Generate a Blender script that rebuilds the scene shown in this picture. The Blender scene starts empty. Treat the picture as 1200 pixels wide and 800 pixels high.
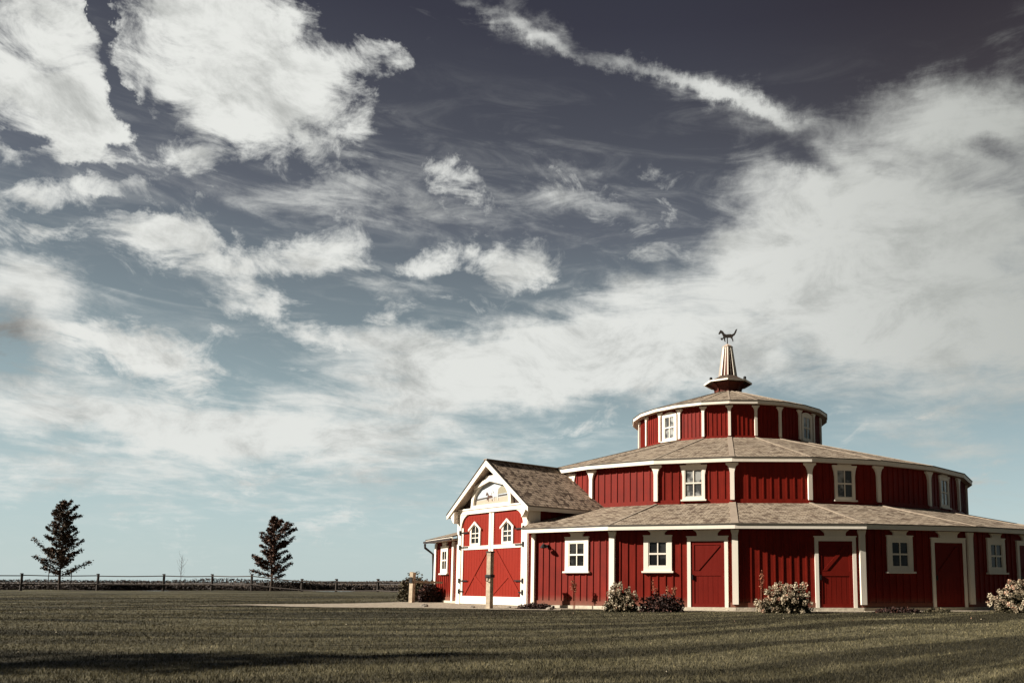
import bpy, math, random
import numpy as np
from mathutils import Vector, Matrix

random.seed(7)
rng = np.random.default_rng(7)
scene = bpy.context.scene
col = scene.collection
R = math.radians

# ------------------------------------------------------------------ camera
CAM_H = 0.9167
cam_data = bpy.data.cameras.new('camera')
cam = bpy.data.objects.new('camera', cam_data)
col.objects.link(cam)
cam_data.sensor_width = 36.0
cam_data.lens = 934.818 / 1200 * 36
cam_data.shift_x = (600 - 727.03) / 1200
cam_data.shift_y = (577.817 - 400) / 1200
cam_data.clip_start = 0.05
cam_data.clip_end = 6000
cam.matrix_world = (Matrix.Translation((0, 0, CAM_H)) @
                    Matrix.Rotation(math.pi / 2 + 0.11196, 4, 'X') @
                    Matrix.Rotation(0.00313, 4, 'Z'))
scene.camera = cam

# ------------------------------------------------------------------ light and sky
SUN_EL = R(29.0)
SUN_AZ = math.atan2(-0.965, -0.262)          # compass angle from +Y towards +X
sun_dir = Vector((math.sin(SUN_AZ) * math.cos(SUN_EL), math.cos(SUN_AZ) * math.cos(SUN_EL), math.sin(SUN_EL)))
sl = bpy.data.lights.new('sun', 'SUN')
sl.energy = 5.0
sl.angle = R(0.53)
sl.color = (1.0, 0.93, 0.82)
sun = bpy.data.objects.new('sun', sl)
sun.rotation_euler = sun_dir.to_track_quat('Z', 'Y').to_euler()
sun.location = (0, 0, 40)
col.objects.link(sun)

scene.view_settings.view_transform = 'Standard'
scene.view_settings.look = 'None'
EXPO = 1.1
scene.view_settings.exposure = EXPO
scene.view_settings.gamma = 1.0
scene.view_settings.use_curve_mapping = False

# clouds: azimuth, elevation, half length, half height, tilt (radians), weight, 0 crisp / 1 soft
BLOBS = [
    (-0.6601, 0.4913, 0.092, 0.1002, 0.123, 1.3, 0), (-0.6112, 0.4479, 0.0583, 0.0455, -0.01, 0.9, 0), (-0.4885, 0.5514, 0.1599, 0.0969, 0.125, 1.25, 0),
    (-0.5227, 0.5887, 0.1035, 0.0528, 0.237, 0.7, 0), (-0.4075, 0.5367, 0.1027, 0.063, -0.057, 0.8, 0), (-0.3397, 0.575, 0.0849, 0.026, 0.209, 1.0, 0),
    (-0.5886, 0.482, 0.0122, 0.0558, 0.649, -1.5, 0), (-0.6176, 0.5534, 0.0113, 0.0439, 0.307, -1.3, 0), (-0.6763, 0.4289, 0.0279, 0.0099, 0.292, -1.3, 0),
    (-0.5868, 0.4383, 0.0246, 0.0097, 0.248, -0.9, 0), (-0.6187, 0.4458, 0.0466, 0.0325, 0.087, 0.6, 0), (-0.4984, 0.5009, 0.0649, 0.0327, 0.214, 0.5, 0),
    (-0.6418, 0.357, 0.0616, 0.013, 0.233, 0.6, 0), (-0.6722, 0.379, 0.0366, 0.0173, 0.264, 0.6, 0), (-0.6087, 0.4163, 0.0737, 0.008, 0.241, -0.7, 0),
    (-0.5591, 0.3908, 0.0671, 0.0077, 0.065, -0.6, 0), (-0.4779, 0.3926, 0.0124, 0.0271, 0.009, -0.6, 0), (-0.6257, 0.389, 0.0765, 0.0177, 0.291, 0.95, 0),
    (-0.5161, 0.4386, 0.0568, 0.0264, 0.367, 1.0, 0), (-0.5285, 0.3687, 0.0719, 0.0395, 0.356, 1.15, 0), (-0.4097, 0.3715, 0.0966, 0.0276, 0.182, 1.15, 0),
    (-0.4422, 0.3211, 0.07, 0.0244, 0.045, 1.0, 0), (-0.6584, 0.2926, 0.0429, 0.0335, 0.003, 0.75, 1), (-0.5728, 0.2392, 0.1377, 0.0412, -0.105, 1.1, 0),
    (-0.6333, 0.2425, 0.0517, 0.0343, -0.251, 0.6, 1), (-0.479, 0.3357, 0.0545, 0.0273, 0.155, 0.35, 1), (-0.5841, 0.175, 0.1948, 0.034, 0.038, 1.15, 1),
    (-0.3502, 0.1573, 0.2028, 0.0362, 0.044, 1.05, 1), (-0.6376, 0.3013, 0.0674, 0.0255, -0.0, 0.5, 1), (-0.3166, 0.2918, 0.1082, 0.0257, 0.129, 0.95, 0),
    (-0.2021, 0.2424, 0.2054, 0.0455, 0.128, 1.1, 1), (-0.3065, 0.2908, 0.0929, 0.0198, 0.128, 0.6, 1), (-0.1394, 0.2968, 0.1753, 0.0412, 0.181, 0.5, 1),
    (-0.2194, 0.4717, 0.0511, 0.0285, -0.144, 1.3, 0), (-0.2537, 0.3867, 0.0468, 0.023, 0.212, 1.2, 0), (-0.1358, 0.3873, 0.0637, 0.0318, -0.039, 1.0, 0),
    (-0.3536, 0.451, 0.0616, 0.0107, 0.211, 0.3, 1), (-0.2784, 0.3524, 0.0783, 0.0157, 0.0, 0.55, 1), (-0.0444, 0.6254, 0.2567, 0.031, -0.255, 0.42, 1),
    (-0.0787, 0.6178, 0.1903, 0.0069, -0.224, 0.35, 1), (0.0815, 0.5848, 0.133, 0.0078, -0.291, 0.45, 1), (0.1688, 0.563, 0.0656, 0.0095, -0.319, 0.6, 1),
    (0.1853, 0.5583, 0.037, 0.0105, -0.361, 0.35, 0), (-0.043, 0.4909, 0.09, 0.0149, -0.07, 0.35, 1), (-0.2754, 0.5409, 0.1537, 0.0102, 0.133, 0.22, 1),
    (-0.1861, 0.442, 0.267, 0.0284, 0.083, 0.3, 1), (-0.3725, 0.4347, 0.1881, 0.0215, 0.176, 0.28, 1), (-0.4225, 0.4661, 0.1209, 0.0136, 0.278, 0.3, 1),
    (-0.0427, 0.4583, 0.1004, 0.0115, -0.149, 0.35, 1), (0.254, 0.4279, 0.1237, 0.0961, -0.504, 1.3, 1), (0.3737, 0.3768, 0.1725, 0.0803, -0.21, 1.2, 1),
    (0.1673, 0.3668, 0.1845, 0.0454, 0.108, 0.9, 1), (0.409, 0.5092, 0.1034, 0.0404, -0.277, 0.9, 1), (0.4822, 0.4822, 0.0787, 0.1029, -0.226, 0.45, 1),
    (0.4592, 0.4785, 0.028, 0.0132, -0.356, -0.5, 1), (0.435, 0.2747, 0.1439, 0.0573, -0.136, 0.85, 1), (0.1339, 0.2978, 0.2262, 0.0466, 0.033, 0.8, 1),
    (0.3391, 0.2353, 0.1809, 0.0601, -0.097, 0.45, 1), (-0.0301, 0.2686, 0.1958, 0.0473, -0.014, 0.8, 1), (0.4117, 0.1607, 0.1049, 0.0195, -0.26, 0.45, 1),
    (0.0358, 0.505, 0.1008, 0.0559, -0.034, -0.4, 1), (0.2454, 0.4931, 0.0468, 0.0129, -0.625, -0.5, 1), (0.1501, 0.6369, 0.2564, 0.0489, -0.132, -0.5, 1),
    (-0.1896, 0.5587, 0.1347, 0.0525, 0.058, -0.4, 1), (-0.6093, 0.1059, 0.143, 0.0194, 0.069, 0.55, 1), (-0.385, 0.0906, 0.26, 0.0258, 0.028, 0.35, 1),
    (-0.0943, 0.1727, 0.1082, 0.0266, 0.182, 0.25, 1), (-0.6681, 0.2363, 0.0281, 0.0216, 0.178, -0.35, 1),
]


class NT:
    """small helper for node trees"""
    def __init__(s, tree):
        s.t = tree
    def n(s, typ, **kw):
        nd = s.t.nodes.new(typ)
        for k, v in kw.items():
            setattr(nd, k, v)
        return nd
    def put(s, inp, v):
        if hasattr(v, 'is_output') or isinstance(v, bpy.types.NodeSocket):
            s.t.links.new(v, inp)
        else:
            inp.default_value = v
    def m(s, op, a, b=None, c=None, clamp=False):
        nd = s.n('ShaderNodeMath', operation=op, use_clamp=clamp)
        s.put(nd.inputs[0], a)
        if b is not None: s.put(nd.inputs[1], b)
        if c is not None: s.put(nd.inputs[2], c)
        return nd.outputs[0]
    def vm(s, op, a, b=None):
        nd = s.n('ShaderNodeVectorMath', operation=op)
        s.put(nd.inputs[0], a)
        if b is not None: s.put(nd.inputs[1], b)
        return nd.outputs['Value'] if op in ('LENGTH', 'DOT_PRODUCT') else nd.outputs[0]
    def xyz(s, x, y, z):
        nd = s.n('ShaderNodeCombineXYZ')
        for i, v in enumerate((x, y, z)): s.put(nd.inputs[i], v)
        return nd.outputs[0]
    def sep(s, v):
        nd = s.n('ShaderNodeSeparateXYZ'); s.put(nd.inputs[0], v)
        return nd.outputs
    def noise(s, vec, scale, detail=4, rough=0.55, dist=0.0, out=0):
        nd = s.n('ShaderNodeTexNoise')
        s.put(nd.inputs['Vector'], vec)
        nd.inputs['Scale'].default_value = scale
        nd.inputs['Detail'].default_value = detail
        nd.inputs['Roughness'].default_value = rough
        nd.inputs['Distortion'].default_value = dist
        return nd.outputs[out]
    def rng(s, v, a, b, c=0.0, d=1.0, smooth=True):
        nd = s.n('ShaderNodeMapRange')
        nd.interpolation_type = 'SMOOTHSTEP' if smooth else 'LINEAR'
        s.put(nd.inputs[0], v)
        for i, q in enumerate((a, b, c, d)): s.put(nd.inputs[1 + i], q)
        return nd.outputs[0]
    def ramp(s, fac, stops, interp='LINEAR'):
        nd = s.n('ShaderNodeValToRGB')
        cr = nd.color_ramp; cr.interpolation = interp
        while len(cr.elements) > 1: cr.elements.remove(cr.elements[0])
        for i, (p, c) in enumerate(stops):
            e = cr.elements[0] if i == 0 else cr.elements.new(p)
            e.position = p; e.color = (*c, 1)
        s.put(nd.inputs[0], fac)
        return nd.outputs[0]
    def mix(s, f, a, b, mode='MIX'):
        nd = s.n('ShaderNodeMix', data_type='RGBA', blend_type=mode)
        s.put(nd.inputs[0], f)
        for i, v in ((6, a), (7, b)):
            s.put(nd.inputs[i], (*v, 1) if isinstance(v, tuple) and len(v) == 3 else v)
        return nd.outputs[2]

def build_world():
    w = bpy.data.worlds.new('World')
    scene.world = w
    w.use_nodes = True
    t = NT(w.node_tree)
    bg = w.node_tree.nodes['Background']
    bg.inputs['Strength'].default_value = 0.1
    STR = 0.1 * 2 ** EXPO      # colours below are given as they should appear after the exposure
    sky = t.n('ShaderNodeTexSky', sky_type='NISHITA', sun_disc=False)
    sky.sun_elevation = SUN_EL
    sky.sun_rotation = SUN_AZ
    tc = t.n('ShaderNodeTexCoord').outputs['Generated']
    d = t.vm('NORMALIZE', tc)
    x, y, z = t.sep(d)
    az = t.m('ARCTAN2', x, y)
    el = t.m('ARCSINE', z)
    # clear air colour: a polarised sky that deepens quickly away from the horizon
    elv = t.m('DIVIDE', el, 0.8)
    grad = t.ramp(elv, [(-0.0, (0.50, 0.60, 0.60)), (0.10, (0.45, 0.565, 0.575)), (0.22, (0.33, 0.43, 0.445)),
                        (0.38, (0.19, 0.235, 0.25)), (0.53, (0.108, 0.115, 0.130)), (0.66, (0.064, 0.062, 0.070)),
                        (0.80, (0.033, 0.027, 0.033)), (1.0, (0.016, 0.012, 0.014))])
    skyc = t.mix(0.06, t.vm('MULTIPLY', grad, (1 / STR, 1 / STR, 1 / STR)), sky.outputs[0])
    dusk = t.m('MULTIPLY', t.rng(az, 0.0, 0.5), t.rng(el, 0.30, 0.58))
    skyc = t.mix(dusk, skyc, t.vm('MULTIPLY', skyc, (0.78, 0.66, 0.60)))
    # cloud sheet coordinates (a flat layer seen in perspective)
    zz = t.m('ADD', t.m('MAXIMUM', z, 0.0), 0.10)
    sheet = t.xyz(t.m('DIVIDE', x, zz), t.m('DIVIDE', y, zz), 0.0)
    warp = t.noise(sheet, 1.6, 4, 0.6, out=1)
    wv = t.vm('MULTIPLY', t.vm('SUBTRACT', warp, (0.5, 0.5, 0.5)), (0.035, 0.025, 0.0))
    warp2 = t.noise(t.xyz(az, el, 0.0), 11.0, 6, 0.68, out=1)
    wv2 = t.vm('MULTIPLY', t.vm('SUBTRACT', warp2, (0.5, 0.5, 0.5)), (0.085, 0.065, 0.0))
    p = t.vm('ADD', t.vm('ADD', t.xyz(az, el, 0.0), wv), wv2)
    sums = [None, None]
    for (a, e, ra, re, tilt, wt, k) in BLOBS:
        mp = t.n('ShaderNodeMapping', vector_type='TEXTURE')
        t.put(mp.inputs[0], p)
        mp.inputs['Location'].default_value = (a, e, 0)
        mp.inputs['Rotation'].default_value = (0, 0, tilt)
        g = 1.25 if k else 1.0
        mp.inputs['Scale'].default_value = (ra * g, re * g, 1)
        r2 = t.vm('LENGTH', mp.outputs[0])
        f = t.rng(r2, 1.35 if k else 1.22, 0.0 if k else 0.15, 0.0, wt)
        sums[k] = f if sums[k] is None else t.m('ADD', sums[k], f)
    fine = t.noise(sheet, 4.5, 6, 0.64, 0.4)
    bill = t.noise(t.xyz(t.m('MULTIPLY', az, 1.0), t.m('MULTIPLY', el, 1.7), 0.3), 13.0, 7, 0.66, 0.5)
    streak = t.noise(t.xyz(t.m('ADD', t.m('MULTIPLY', az, 4.0), t.m('MULTIPLY', el, 3.0)), t.m('MULTIPLY', el, 17.0), 1.7), 1.6, 7, 0.65, 1.1)
    # crisp cumulus
    dc = t.m('ADD', sums[0], t.m('MULTIPLY', t.m('SUBTRACT', bill, 0.5), 4.2))
    dc = t.m('ADD', dc, t.m('MULTIPLY', t.m('SUBTRACT', fine, 0.5), 1.6))
    dc = t.m('SUBTRACT', dc, t.m('MULTIPLY', t.rng(el, 0.46, 0.60), t.rng(sums[0], 0.5, 0.0, 0.0, 1.0)))
    ac = t.m('POWER', t.rng(dc, 0.12, 1.35), 0.85)
    # soft veils
    ds = t.m('ADD', sums[1], t.m('MULTIPLY', t.m('SUBTRACT', streak, 0.5), t.rng(az, -0.1, 0.35, 1.5, 0.9)))
    ds = t.m('ADD', ds, t.m('MULTIPLY', t.m('SUBTRACT', fine, 0.5), 1.3))
    as_ = t.rng(ds, 0.10, 1.15)
    # a thin general veil of cirrus
    veil = t.m('MULTIPLY', t.rng(t.m('ADD', streak, t.m('MULTIPLY', fine, 0.3)), 0.60, 0.95), 0.24)
    gate = t.rng(el, 0.62, 0.45)
    alpha = t.m('MAXIMUM', ac, t.m('MULTIPLY', as_, 0.93))
    alpha = t.m('MAXIMUM', alpha, t.m('MULTIPLY', veil, gate))
    alpha = t.m('MULTIPLY', alpha, t.rng(el, -0.02, 0.10))
    # cloud brightness: thick bases greyer, crisp tops whiter
    shade = t.noise(t.xyz(t.m('MULTIPLY', az, 1.0), t.m('MULTIPLY', el, 1.8), 5.0), 9.0, 7, 0.68, 0.4)
    thick = t.rng(t.m('ADD', dc, t.m('MULTIPLY', ds, 0.5)), 0.3, 2.2, 0.05, 0.0)
    body = t.rng(t.m('ADD', shade, thick), 0.30, 0.60)
    ccol = t.mix(body, (0.47 / STR, 0.48 / STR, 0.46 / STR), (0.80 / STR, 0.81 / STR, 0.775 / STR))
    side = t.rng(az, 0.0, 0.62)
    ccol = t.mix(t.m('MULTIPLY', side, 0.85), ccol, (0.43 / STR, 0.445 / STR, 0.415 / STR))
    # the dark under-side of a cloud bank low on the left
    mp = t.n('ShaderNodeMapping', vector_type='TEXTURE')
    t.put(mp.inputs[0], p)
    mp.inputs['Location'].default_value = (-0.675, 0.235, 0); mp.inputs['Scale'].default_value = (0.05, 0.05, 1)
    dk = t.rng(t.vm('LENGTH', mp.outputs[0]), 1.2, 0.1, 0.0, 0.8)
    ccol = t.mix(dk, ccol, (0.10 / STR, 0.095 / STR, 0.09 / STR))
    out = t.mix(alpha, skyc, ccol)
    # unseen sky behind the camera is dimmed, added to deepen the wall shade
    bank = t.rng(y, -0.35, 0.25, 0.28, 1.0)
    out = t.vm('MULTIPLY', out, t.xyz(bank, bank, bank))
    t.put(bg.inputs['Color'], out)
build_world()

# ------------------------------------------------------------------ materials
def new_mat(name):
    m = bpy.data.materials.new(name); m.use_nodes = True
    t = NT(m.node_tree)
    b = m.node_tree.nodes['Principled BSDF']
    return m, t, b

def paint(name, c, rough=0.5, var=0.12, scale=1.5, bump=0.15, grain=0.0):
    """old paint on boards: blotchy, faintly streaked down the boards, worn"""
    m, t, b = new_mat(name)
    o = t.n('ShaderNodeTexCoord').outputs['Object']
    n1 = t.noise(o, scale, 6, 0.66)
    n2 = t.noise(t.vm('MULTIPLY', o, (9.0, 9.0, 0.9)), 1.2, 5, 0.65)
    f = t.m('ADD', t.m('MULTIPLY', t.m('SUBTRACT', n1, 0.5), var * 3), t.m('MULTIPLY', t.m('SUBTRACT', n2, 0.5), var * 3))
    k = t.m('ADD', f, 1.0)
    t.put(b.inputs['Base Color'], t.vm('MULTIPLY', c, t.xyz(k, k, k)))
    if grain:
        z = t.sep(o)[2]
        w = t.rng(t.m('ADD', z, t.m('MULTIPLY', n1, -0.35)), -0.08, 0.35, grain, 0.0)
        t.put(b.inputs['Base Color'], t.mix(w, t.vm('MULTIPLY', c, t.xyz(k, k, k)), (0.16, 0.11, 0.075)))
    t.put(b.inputs['Roughness'], t.m('ADD', t.m('MULTIPLY', n2, 0.3), rough - 0.1))
    b.inputs['Specular IOR Level'].default_value = 0.12
    bp = t.n('ShaderNodeBump'); bp.inputs['Strength'].default_value = bump; bp.inputs['Distance'].default_value = 0.02
    t.put(bp.inputs['Height'], n2); t.put(b.inputs['Normal'], bp.outputs[0])
    return m

def shingles(name, c1, c2, c3, vs, lo=0.5):
    m, t, b = new_mat(name)
    uv = t.n('ShaderNodeUVMap', uv_map='UVMap').outputs[0]
    br = t.n('ShaderNodeTexBrick', offset=0.5, squash=1.0)
    t.put(br.inputs['Vector'], uv)
    br.inputs['Scale'].default_value = 1.0
    br.inputs['Brick Width'].default_value = 0.30
    br.inputs['Row Height'].default_value = 0.17
    br.inputs['Mortar Size'].default_value = 0.012
    br.inputs['Mortar Smooth'].default_value = 0.3
    br.inputs['Color1'].default_value = (*c1, 1); br.inputs['Color2'].default_value = (*c2, 1)
    br.inputs['Mortar'].default_value = (c3[0] * .5, c3[1] * .5, c3[2] * .5, 1)
    vo = t.n('ShaderNodeTexVoronoi'); t.put(vo.inputs['Vector'], t.vm('MULTIPLY', uv, (vs[0], vs[1], 1.0))); vo.inputs['Scale'].default_value = 1.0
    v = t.rng(t.sep(vo.outputs['Color'])[0], lo, 0.95, 0.0, 0.9)
    c = t.mix(v, br.outputs['Color'], c3)
    big = t.noise(uv, 0.35, 4, 0.6)
    k = t.m('ADD', t.m('MULTIPLY', big, 0.7), 0.65)
    t.put(b.inputs['Base Color'], t.vm('MULTIPLY', c, t.xyz(k, k, k)))
    b.inputs['Roughness'].default_value = 0.92
    b.inputs['Specular IOR Level'].default_value = 0.15
    bp = t.n('ShaderNodeBump'); bp.inputs['Strength'].default_value = 0.9; bp.inputs['Distance'].default_value = 0.03
    h = t.m('SUBTRACT', t.m('MULTIPLY', t.sep(vo.outputs['Color'])[1], 0.6), br.outputs['Fac'])
    t.put(bp.inputs['Height'], h); t.put(b.inputs['Normal'], bp.outputs[0])
    return m

def plain(name, c, rough=0.7, var=0.25, scale=4.0, spec=0.3, metal=0.0, bump=0.2):
    m, t, b = new_mat(name)
    o = t.n('ShaderNodeTexCoord').outputs['Object']
    n1 = t.noise(o, scale, 6, 0.6)
    k = t.m('ADD', t.m('MULTIPLY', t.m('SUBTRACT', n1, 0.5), var * 3), 1.0)
    t.put(b.inputs['Base Color'], t.vm('MULTIPLY', c, t.xyz(k, k, k)))
    b.inputs['Roughness'].default_value = rough
    b.inputs['Specular IOR Level'].default_value = spec
    b.inputs['Metallic'].default_value = metal
    bp = t.n('ShaderNodeBump'); bp.inputs['Strength'].default_value = bump; bp.inputs['Distance'].default_value = 0.03
    t.put(bp.inputs['Height'], n1); t.put(b.inputs['Normal'], bp.outputs[0])
    return m

def leafy(name, stops, scale=3.0, rough=0.7):
    """colour varies from leaf to leaf through a per-face random attribute"""
    m, t, b = new_mat(name)
    a = t.n('ShaderNodeAttribute', attribute_name='rnd').outputs['Fac']
    c = t.ramp(a, stops)
    t.put(b.inputs['Base Color'], c)
    b.inputs['Roughness'].default_value = rough
    b.inputs['Specular IOR Level'].default_value = 0.2
    return m

M = {}
M['red'] = paint('barn_red_paint', (0.142, 0.0092, 0.0040), 0.55, 0.30, 1.1, 0.25, grain=0.55)
M['door_red'] = paint('door_red_paint', (0.122, 0.0078, 0.0040), 0.5, 0.10, 2.0, 0.15)
M['gable_red'] = paint('entrance_door_red_paint', (0.185, 0.012, 0.0045), 0.5, 0.08, 2.0, 0.15)
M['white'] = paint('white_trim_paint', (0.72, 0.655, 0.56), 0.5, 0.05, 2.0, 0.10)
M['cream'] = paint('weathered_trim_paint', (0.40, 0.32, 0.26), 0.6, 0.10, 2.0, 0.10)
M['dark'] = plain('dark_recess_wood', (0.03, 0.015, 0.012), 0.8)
M['roof'] = shingles('brown_grey_shingles', (0.23, 0.18, 0.13), (0.36, 0.295, 0.225), (0.085, 0.058, 0.042), (6.0, 4.5), 0.45)
M['roof_dark'] = shingles('entrance_shingles', (0.36, 0.27, 0.195), (0.56, 0.43, 0.32), (0.07, 0.045, 0.034), (7.0, 6.5), 0.50)
M['cap_low'] = plain('hip_shingles', (0.235, 0.188, 0.143), 0.9, 0.5, 7.0)
M['spire'] = paint('spire_brown_paint', (0.085, 0.022, 0.014), 0.6, 0.15, 3.0)
M['cap'] = plain('ridge_cap', (0.27, 0.215, 0.165), 0.9)
M['edge'] = plain('roof_drip_edge', (0.07, 0.06, 0.05), 0.7)
M['stone'] = plain('pale_foundation', (0.42, 0.37, 0.29), 0.9, 0.4, 6.0, bump=0.8)
M['iron'] = plain('black_iron', (0.012, 0.012, 0.012), 0.5, metal=0.3)
M['bronze'] = plain('weathered_metal', (0.05, 0.04, 0.034), 0.45, metal=0.6)
M['gutter'] = plain('dark_downspout', (0.03, 0.02, 0.017), 0.4)
M['wood'] = plain('weathered_post_wood', (0.36, 0.29, 0.21), 0.9, 0.5, 7.0, bump=0.6)
M['fence'] = plain('grey_fence_wood', (0.05, 0.04, 0.034), 0.9, 0.5, 5.0)
M['bark'] = plain('bark', (0.055, 0.038, 0.028), 0.9, 0.4, 6.0, bump=0.6)
M['rock'] = plain('field_stone', (0.20, 0.17, 0.14), 0.9, 0.5, 6.0, bump=0.8)

def glass_mat(name, base, cur):
    m, t, b = new_mat(name)
    o = t.n('ShaderNodeTexCoord').outputs['Object']
    n = t.noise(o, 1.7, 3, 0.5)
    c = t.mix(t.rng(n, 0.47, 0.60), (base, base, base), (cur, cur, cur * 0.95))
    t.put(b.inputs['Base Color'], c)
    b.inputs['Roughness'].default_value = 0.06
    b.inputs['Specular IOR Level'].default_value = 0.35
    bp = t.n('ShaderNodeBump'); bp.inputs['Strength'].default_value = 0.08; bp.inputs['Distance'].default_value = 0.05
    t.put(bp.inputs['Height'], t.noise(o, 2.5, 2, 0.5)); t.put(b.inputs['Normal'], bp.outputs[0])
    return m
M['glass'] = glass_mat('dark_window_glass', 0.008, 0.03)
M['glass_up'] = glass_mat('curtained_window_glass', 0.05, 0.30)

# ------------------------------------------------------------------ mesh helpers
class MB:
    def __init__(s):
        s.v = []; s.f = []; s.uv = []
    def poly(s, pts, uv=None):
        i = len(s.v); s.v += [tuple(p) for p in pts]
        s.f.append(tuple(range(i, i + len(pts)))); s.uv.append(uv)
    def box(s, F, s0, s1, o0, o1, z0, z1):
        s.prism(F, [(s0, z0), (s1, z0), (s1, z1), (s0, z1)], o0, o1)
    def prism(s, F, pts, o0, o1):
        """outline (side, height) pushed from depth o0 out to o1 on the frame F"""
        a = sum(pts[i][0] * pts[(i + 1) % len(pts)][1] - pts[(i + 1) % len(pts)][0] * pts[i][1] for i in range(len(pts)))
        if a < 0: pts = pts[::-1]
        n = len(pts)
        front = [F(p[0], o1, p[1]) for p in pts]; back = [F(p[0], o0, p[1]) for p in pts]
        s.poly(front); s.poly(back[::-1])
        for i in range(n):
            j = (i + 1) % n
            s.poly([front[j], front[i], back[i], back[j]])
    def solid(s, top, thick):
        """a slab: planar polygon thickened straight down"""
        n = len(top); bot = [(p[0], p[1], p[2] - thick) for p in top]
        s.poly(top); s.poly(bot[::-1])
        for i in range(n):
            j = (i + 1) % n
            s.poly([top[i], bot[i], bot[j], top[j]])
    def bar(s, a, b, w, h=None):
        a = Vector(a); b = Vector(b); d = (b - a).normalized(); h = h or w
        u = d.cross(Vector((0, 0, 1)))
        if u.length < 1e-3: u = Vector((1, 0, 0))
        u.normalize(); v = u.cross(d)
        c = [(-w / 2, -h / 2), (w / 2, -h / 2), (w / 2, h / 2), (-w / 2, h / 2)]
        A = [a + u * p + v * q for p, q in c]; B = [b + u * p + v * q for p, q in c]
        s.poly(A[::-1]) ; s.poly(B)
        for i in range(4):
            j = (i + 1) % 4
            s.poly([A[i], A[j], B[j], B[i]])
    def tube(s, pts, rad, n=8):
        pts = [Vector(p) for p in pts]
        if not hasattr(rad, '__len__'): rad = [rad] * len(pts)
        rings = []
        for i, p in enumerate(pts):
            d = (pts[min(i + 1, len(pts) - 1)] - pts[max(i - 1, 0)]).normalized()
            u = d.cross(Vector((0, 0, 1)))
            if u.length < 1e-3: u = Vector((1, 0, 0))
            u.normalize(); v = u.cross(d)
            rings.append([len(s.v) + k for k in range(n)])
            for k in range(n):
                a = 2 * math.pi * k / n
                s.v.append(tuple(p + (u * math.cos(a) + v * math.sin(a)) * rad[i]))
        for a, b in zip(rings, rings[1:]):
            for k in range(n):
                s.f.append((a[k], a[(k + 1) % n], b[(k + 1) % n], b[k])); s.uv.append(None)
        s.f.append(tuple(rings[0][::-1])); s.uv.append(None)
        s.f.append(tuple(rings[-1])); s.uv.append(None)
    def lathe(s, prof, n=8, a0=0.0, c=(0, 0)):
        """stack of regular n-gons, profile = (radius, height)"""
        rings = []
        for r, z in prof:
            rings.append([len(s.v) + k for k in range(n)])
            for k in range(n):
                a = a0 + 2 * math.pi * k / n
                s.v.append((c[0] + r * math.cos(a), c[1] + r * math.sin(a), z))
        for a, b in zip(rings, rings[1:]):
            for k in range(n):
                s.f.append((a[k], a[(k + 1) % n], b[(k + 1) % n], b[k])); s.uv.append(None)
        s.f.append(tuple(rings[0][::-1])); s.uv.append(None)
        s.f.append(tuple(rings[-1])); s.uv.append(None)
    def build(s, name, mat, parent=None, loc=None, smooth=False):
        me = bpy.data.meshes.new(name)
        me.from_pydata(s.v, [], s.f); me.materials.append(mat)
        if any(u is not None for u in s.uv):
            ul = me.uv_layers.new(name='UVMap')
            li = 0
            for f, u in zip(s.f, s.uv):
                for k in range(len(f)):
                    ul.data[li].uv = u[k] if u else (0, 0); li += 1
        if smooth:
            for p in me.polygons: p.use_smooth = True
        o = bpy.data.objects.new(name, me); col.objects.link(o)
        if parent: o.parent = parent
        if loc: o.location = loc
        return o

def tag(o, label=None, cat=None, group=None, kind=None):
    if label: o['label'] = label
    if cat: o['category'] = cat
    if group: o['group'] = group
    if kind: o['kind'] = kind
    return o
def empty(name, loc, rz=0.0):
    o = bpy.data.objects.new(name, None); o.empty_display_size = 0.3
    col.objects.link(o); o.location = loc; o.rotation_euler = (0, 0, rz)
    return o

# ------------------------------------------------------------------ the round barn
CX, CY = 5.9744, 43.5132
barn = empty('round_barn', (CX, CY, 0))
tag(barn, 'red three-tiered round barn with white trim, shingle roofs and a gabled entrance on the lawn', 'barn')
dC = Vector((-CX, -CY, 0)).normalized()
PHI = 0.0102
ST = math.pi / 12
AP = math.cos(ST / 2)
R1, R1E, Z1E = 16.4935, 16.9463, 2.92
R2, R2E, Z2E, Z2B = 11.9075, 12.2151, 5.93, 4.117
R3, R3E, Z3E, Z3B = 4.9587, 5.3303, 9.823, 8.034

def nrm(a):
    ca, sa = math.cos(a), math.sin(a)
    return Vector((dC.x * ca - dC.y * sa, dC.x * sa + dC.y * ca, 0))
def frame(a, D):
    n = nrm(a); t = Vector((-n.y, n.x, 0))
    def F(s_, o, z): return n * (D + o) + t * s_ + Vector((0, 0, z))
    return F
def facet(k, Rr):
    if k == -4 and Rr > 13: return frame(PHI - 3.5 * ST, 15.5 if Rr == R1 else 15.95)
    return frame(PHI + (k + 0.5) * ST, Rr * AP)
def corner(k, Rr, z): return nrm(PHI + k * ST) * Rr + Vector((0, 0, z))

K0, K1 = -4, 15                       # facets of the lower tier: K0 is cut short, then round the back
CUT4 = -2.65                           # west end of the cut facet
def cut_range(k):
    h = R1 * math.sin(ST / 2)
    if k == -4: return CUT4, 0.92
    if k == -2: return -1.40, h
    return -h, h

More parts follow.
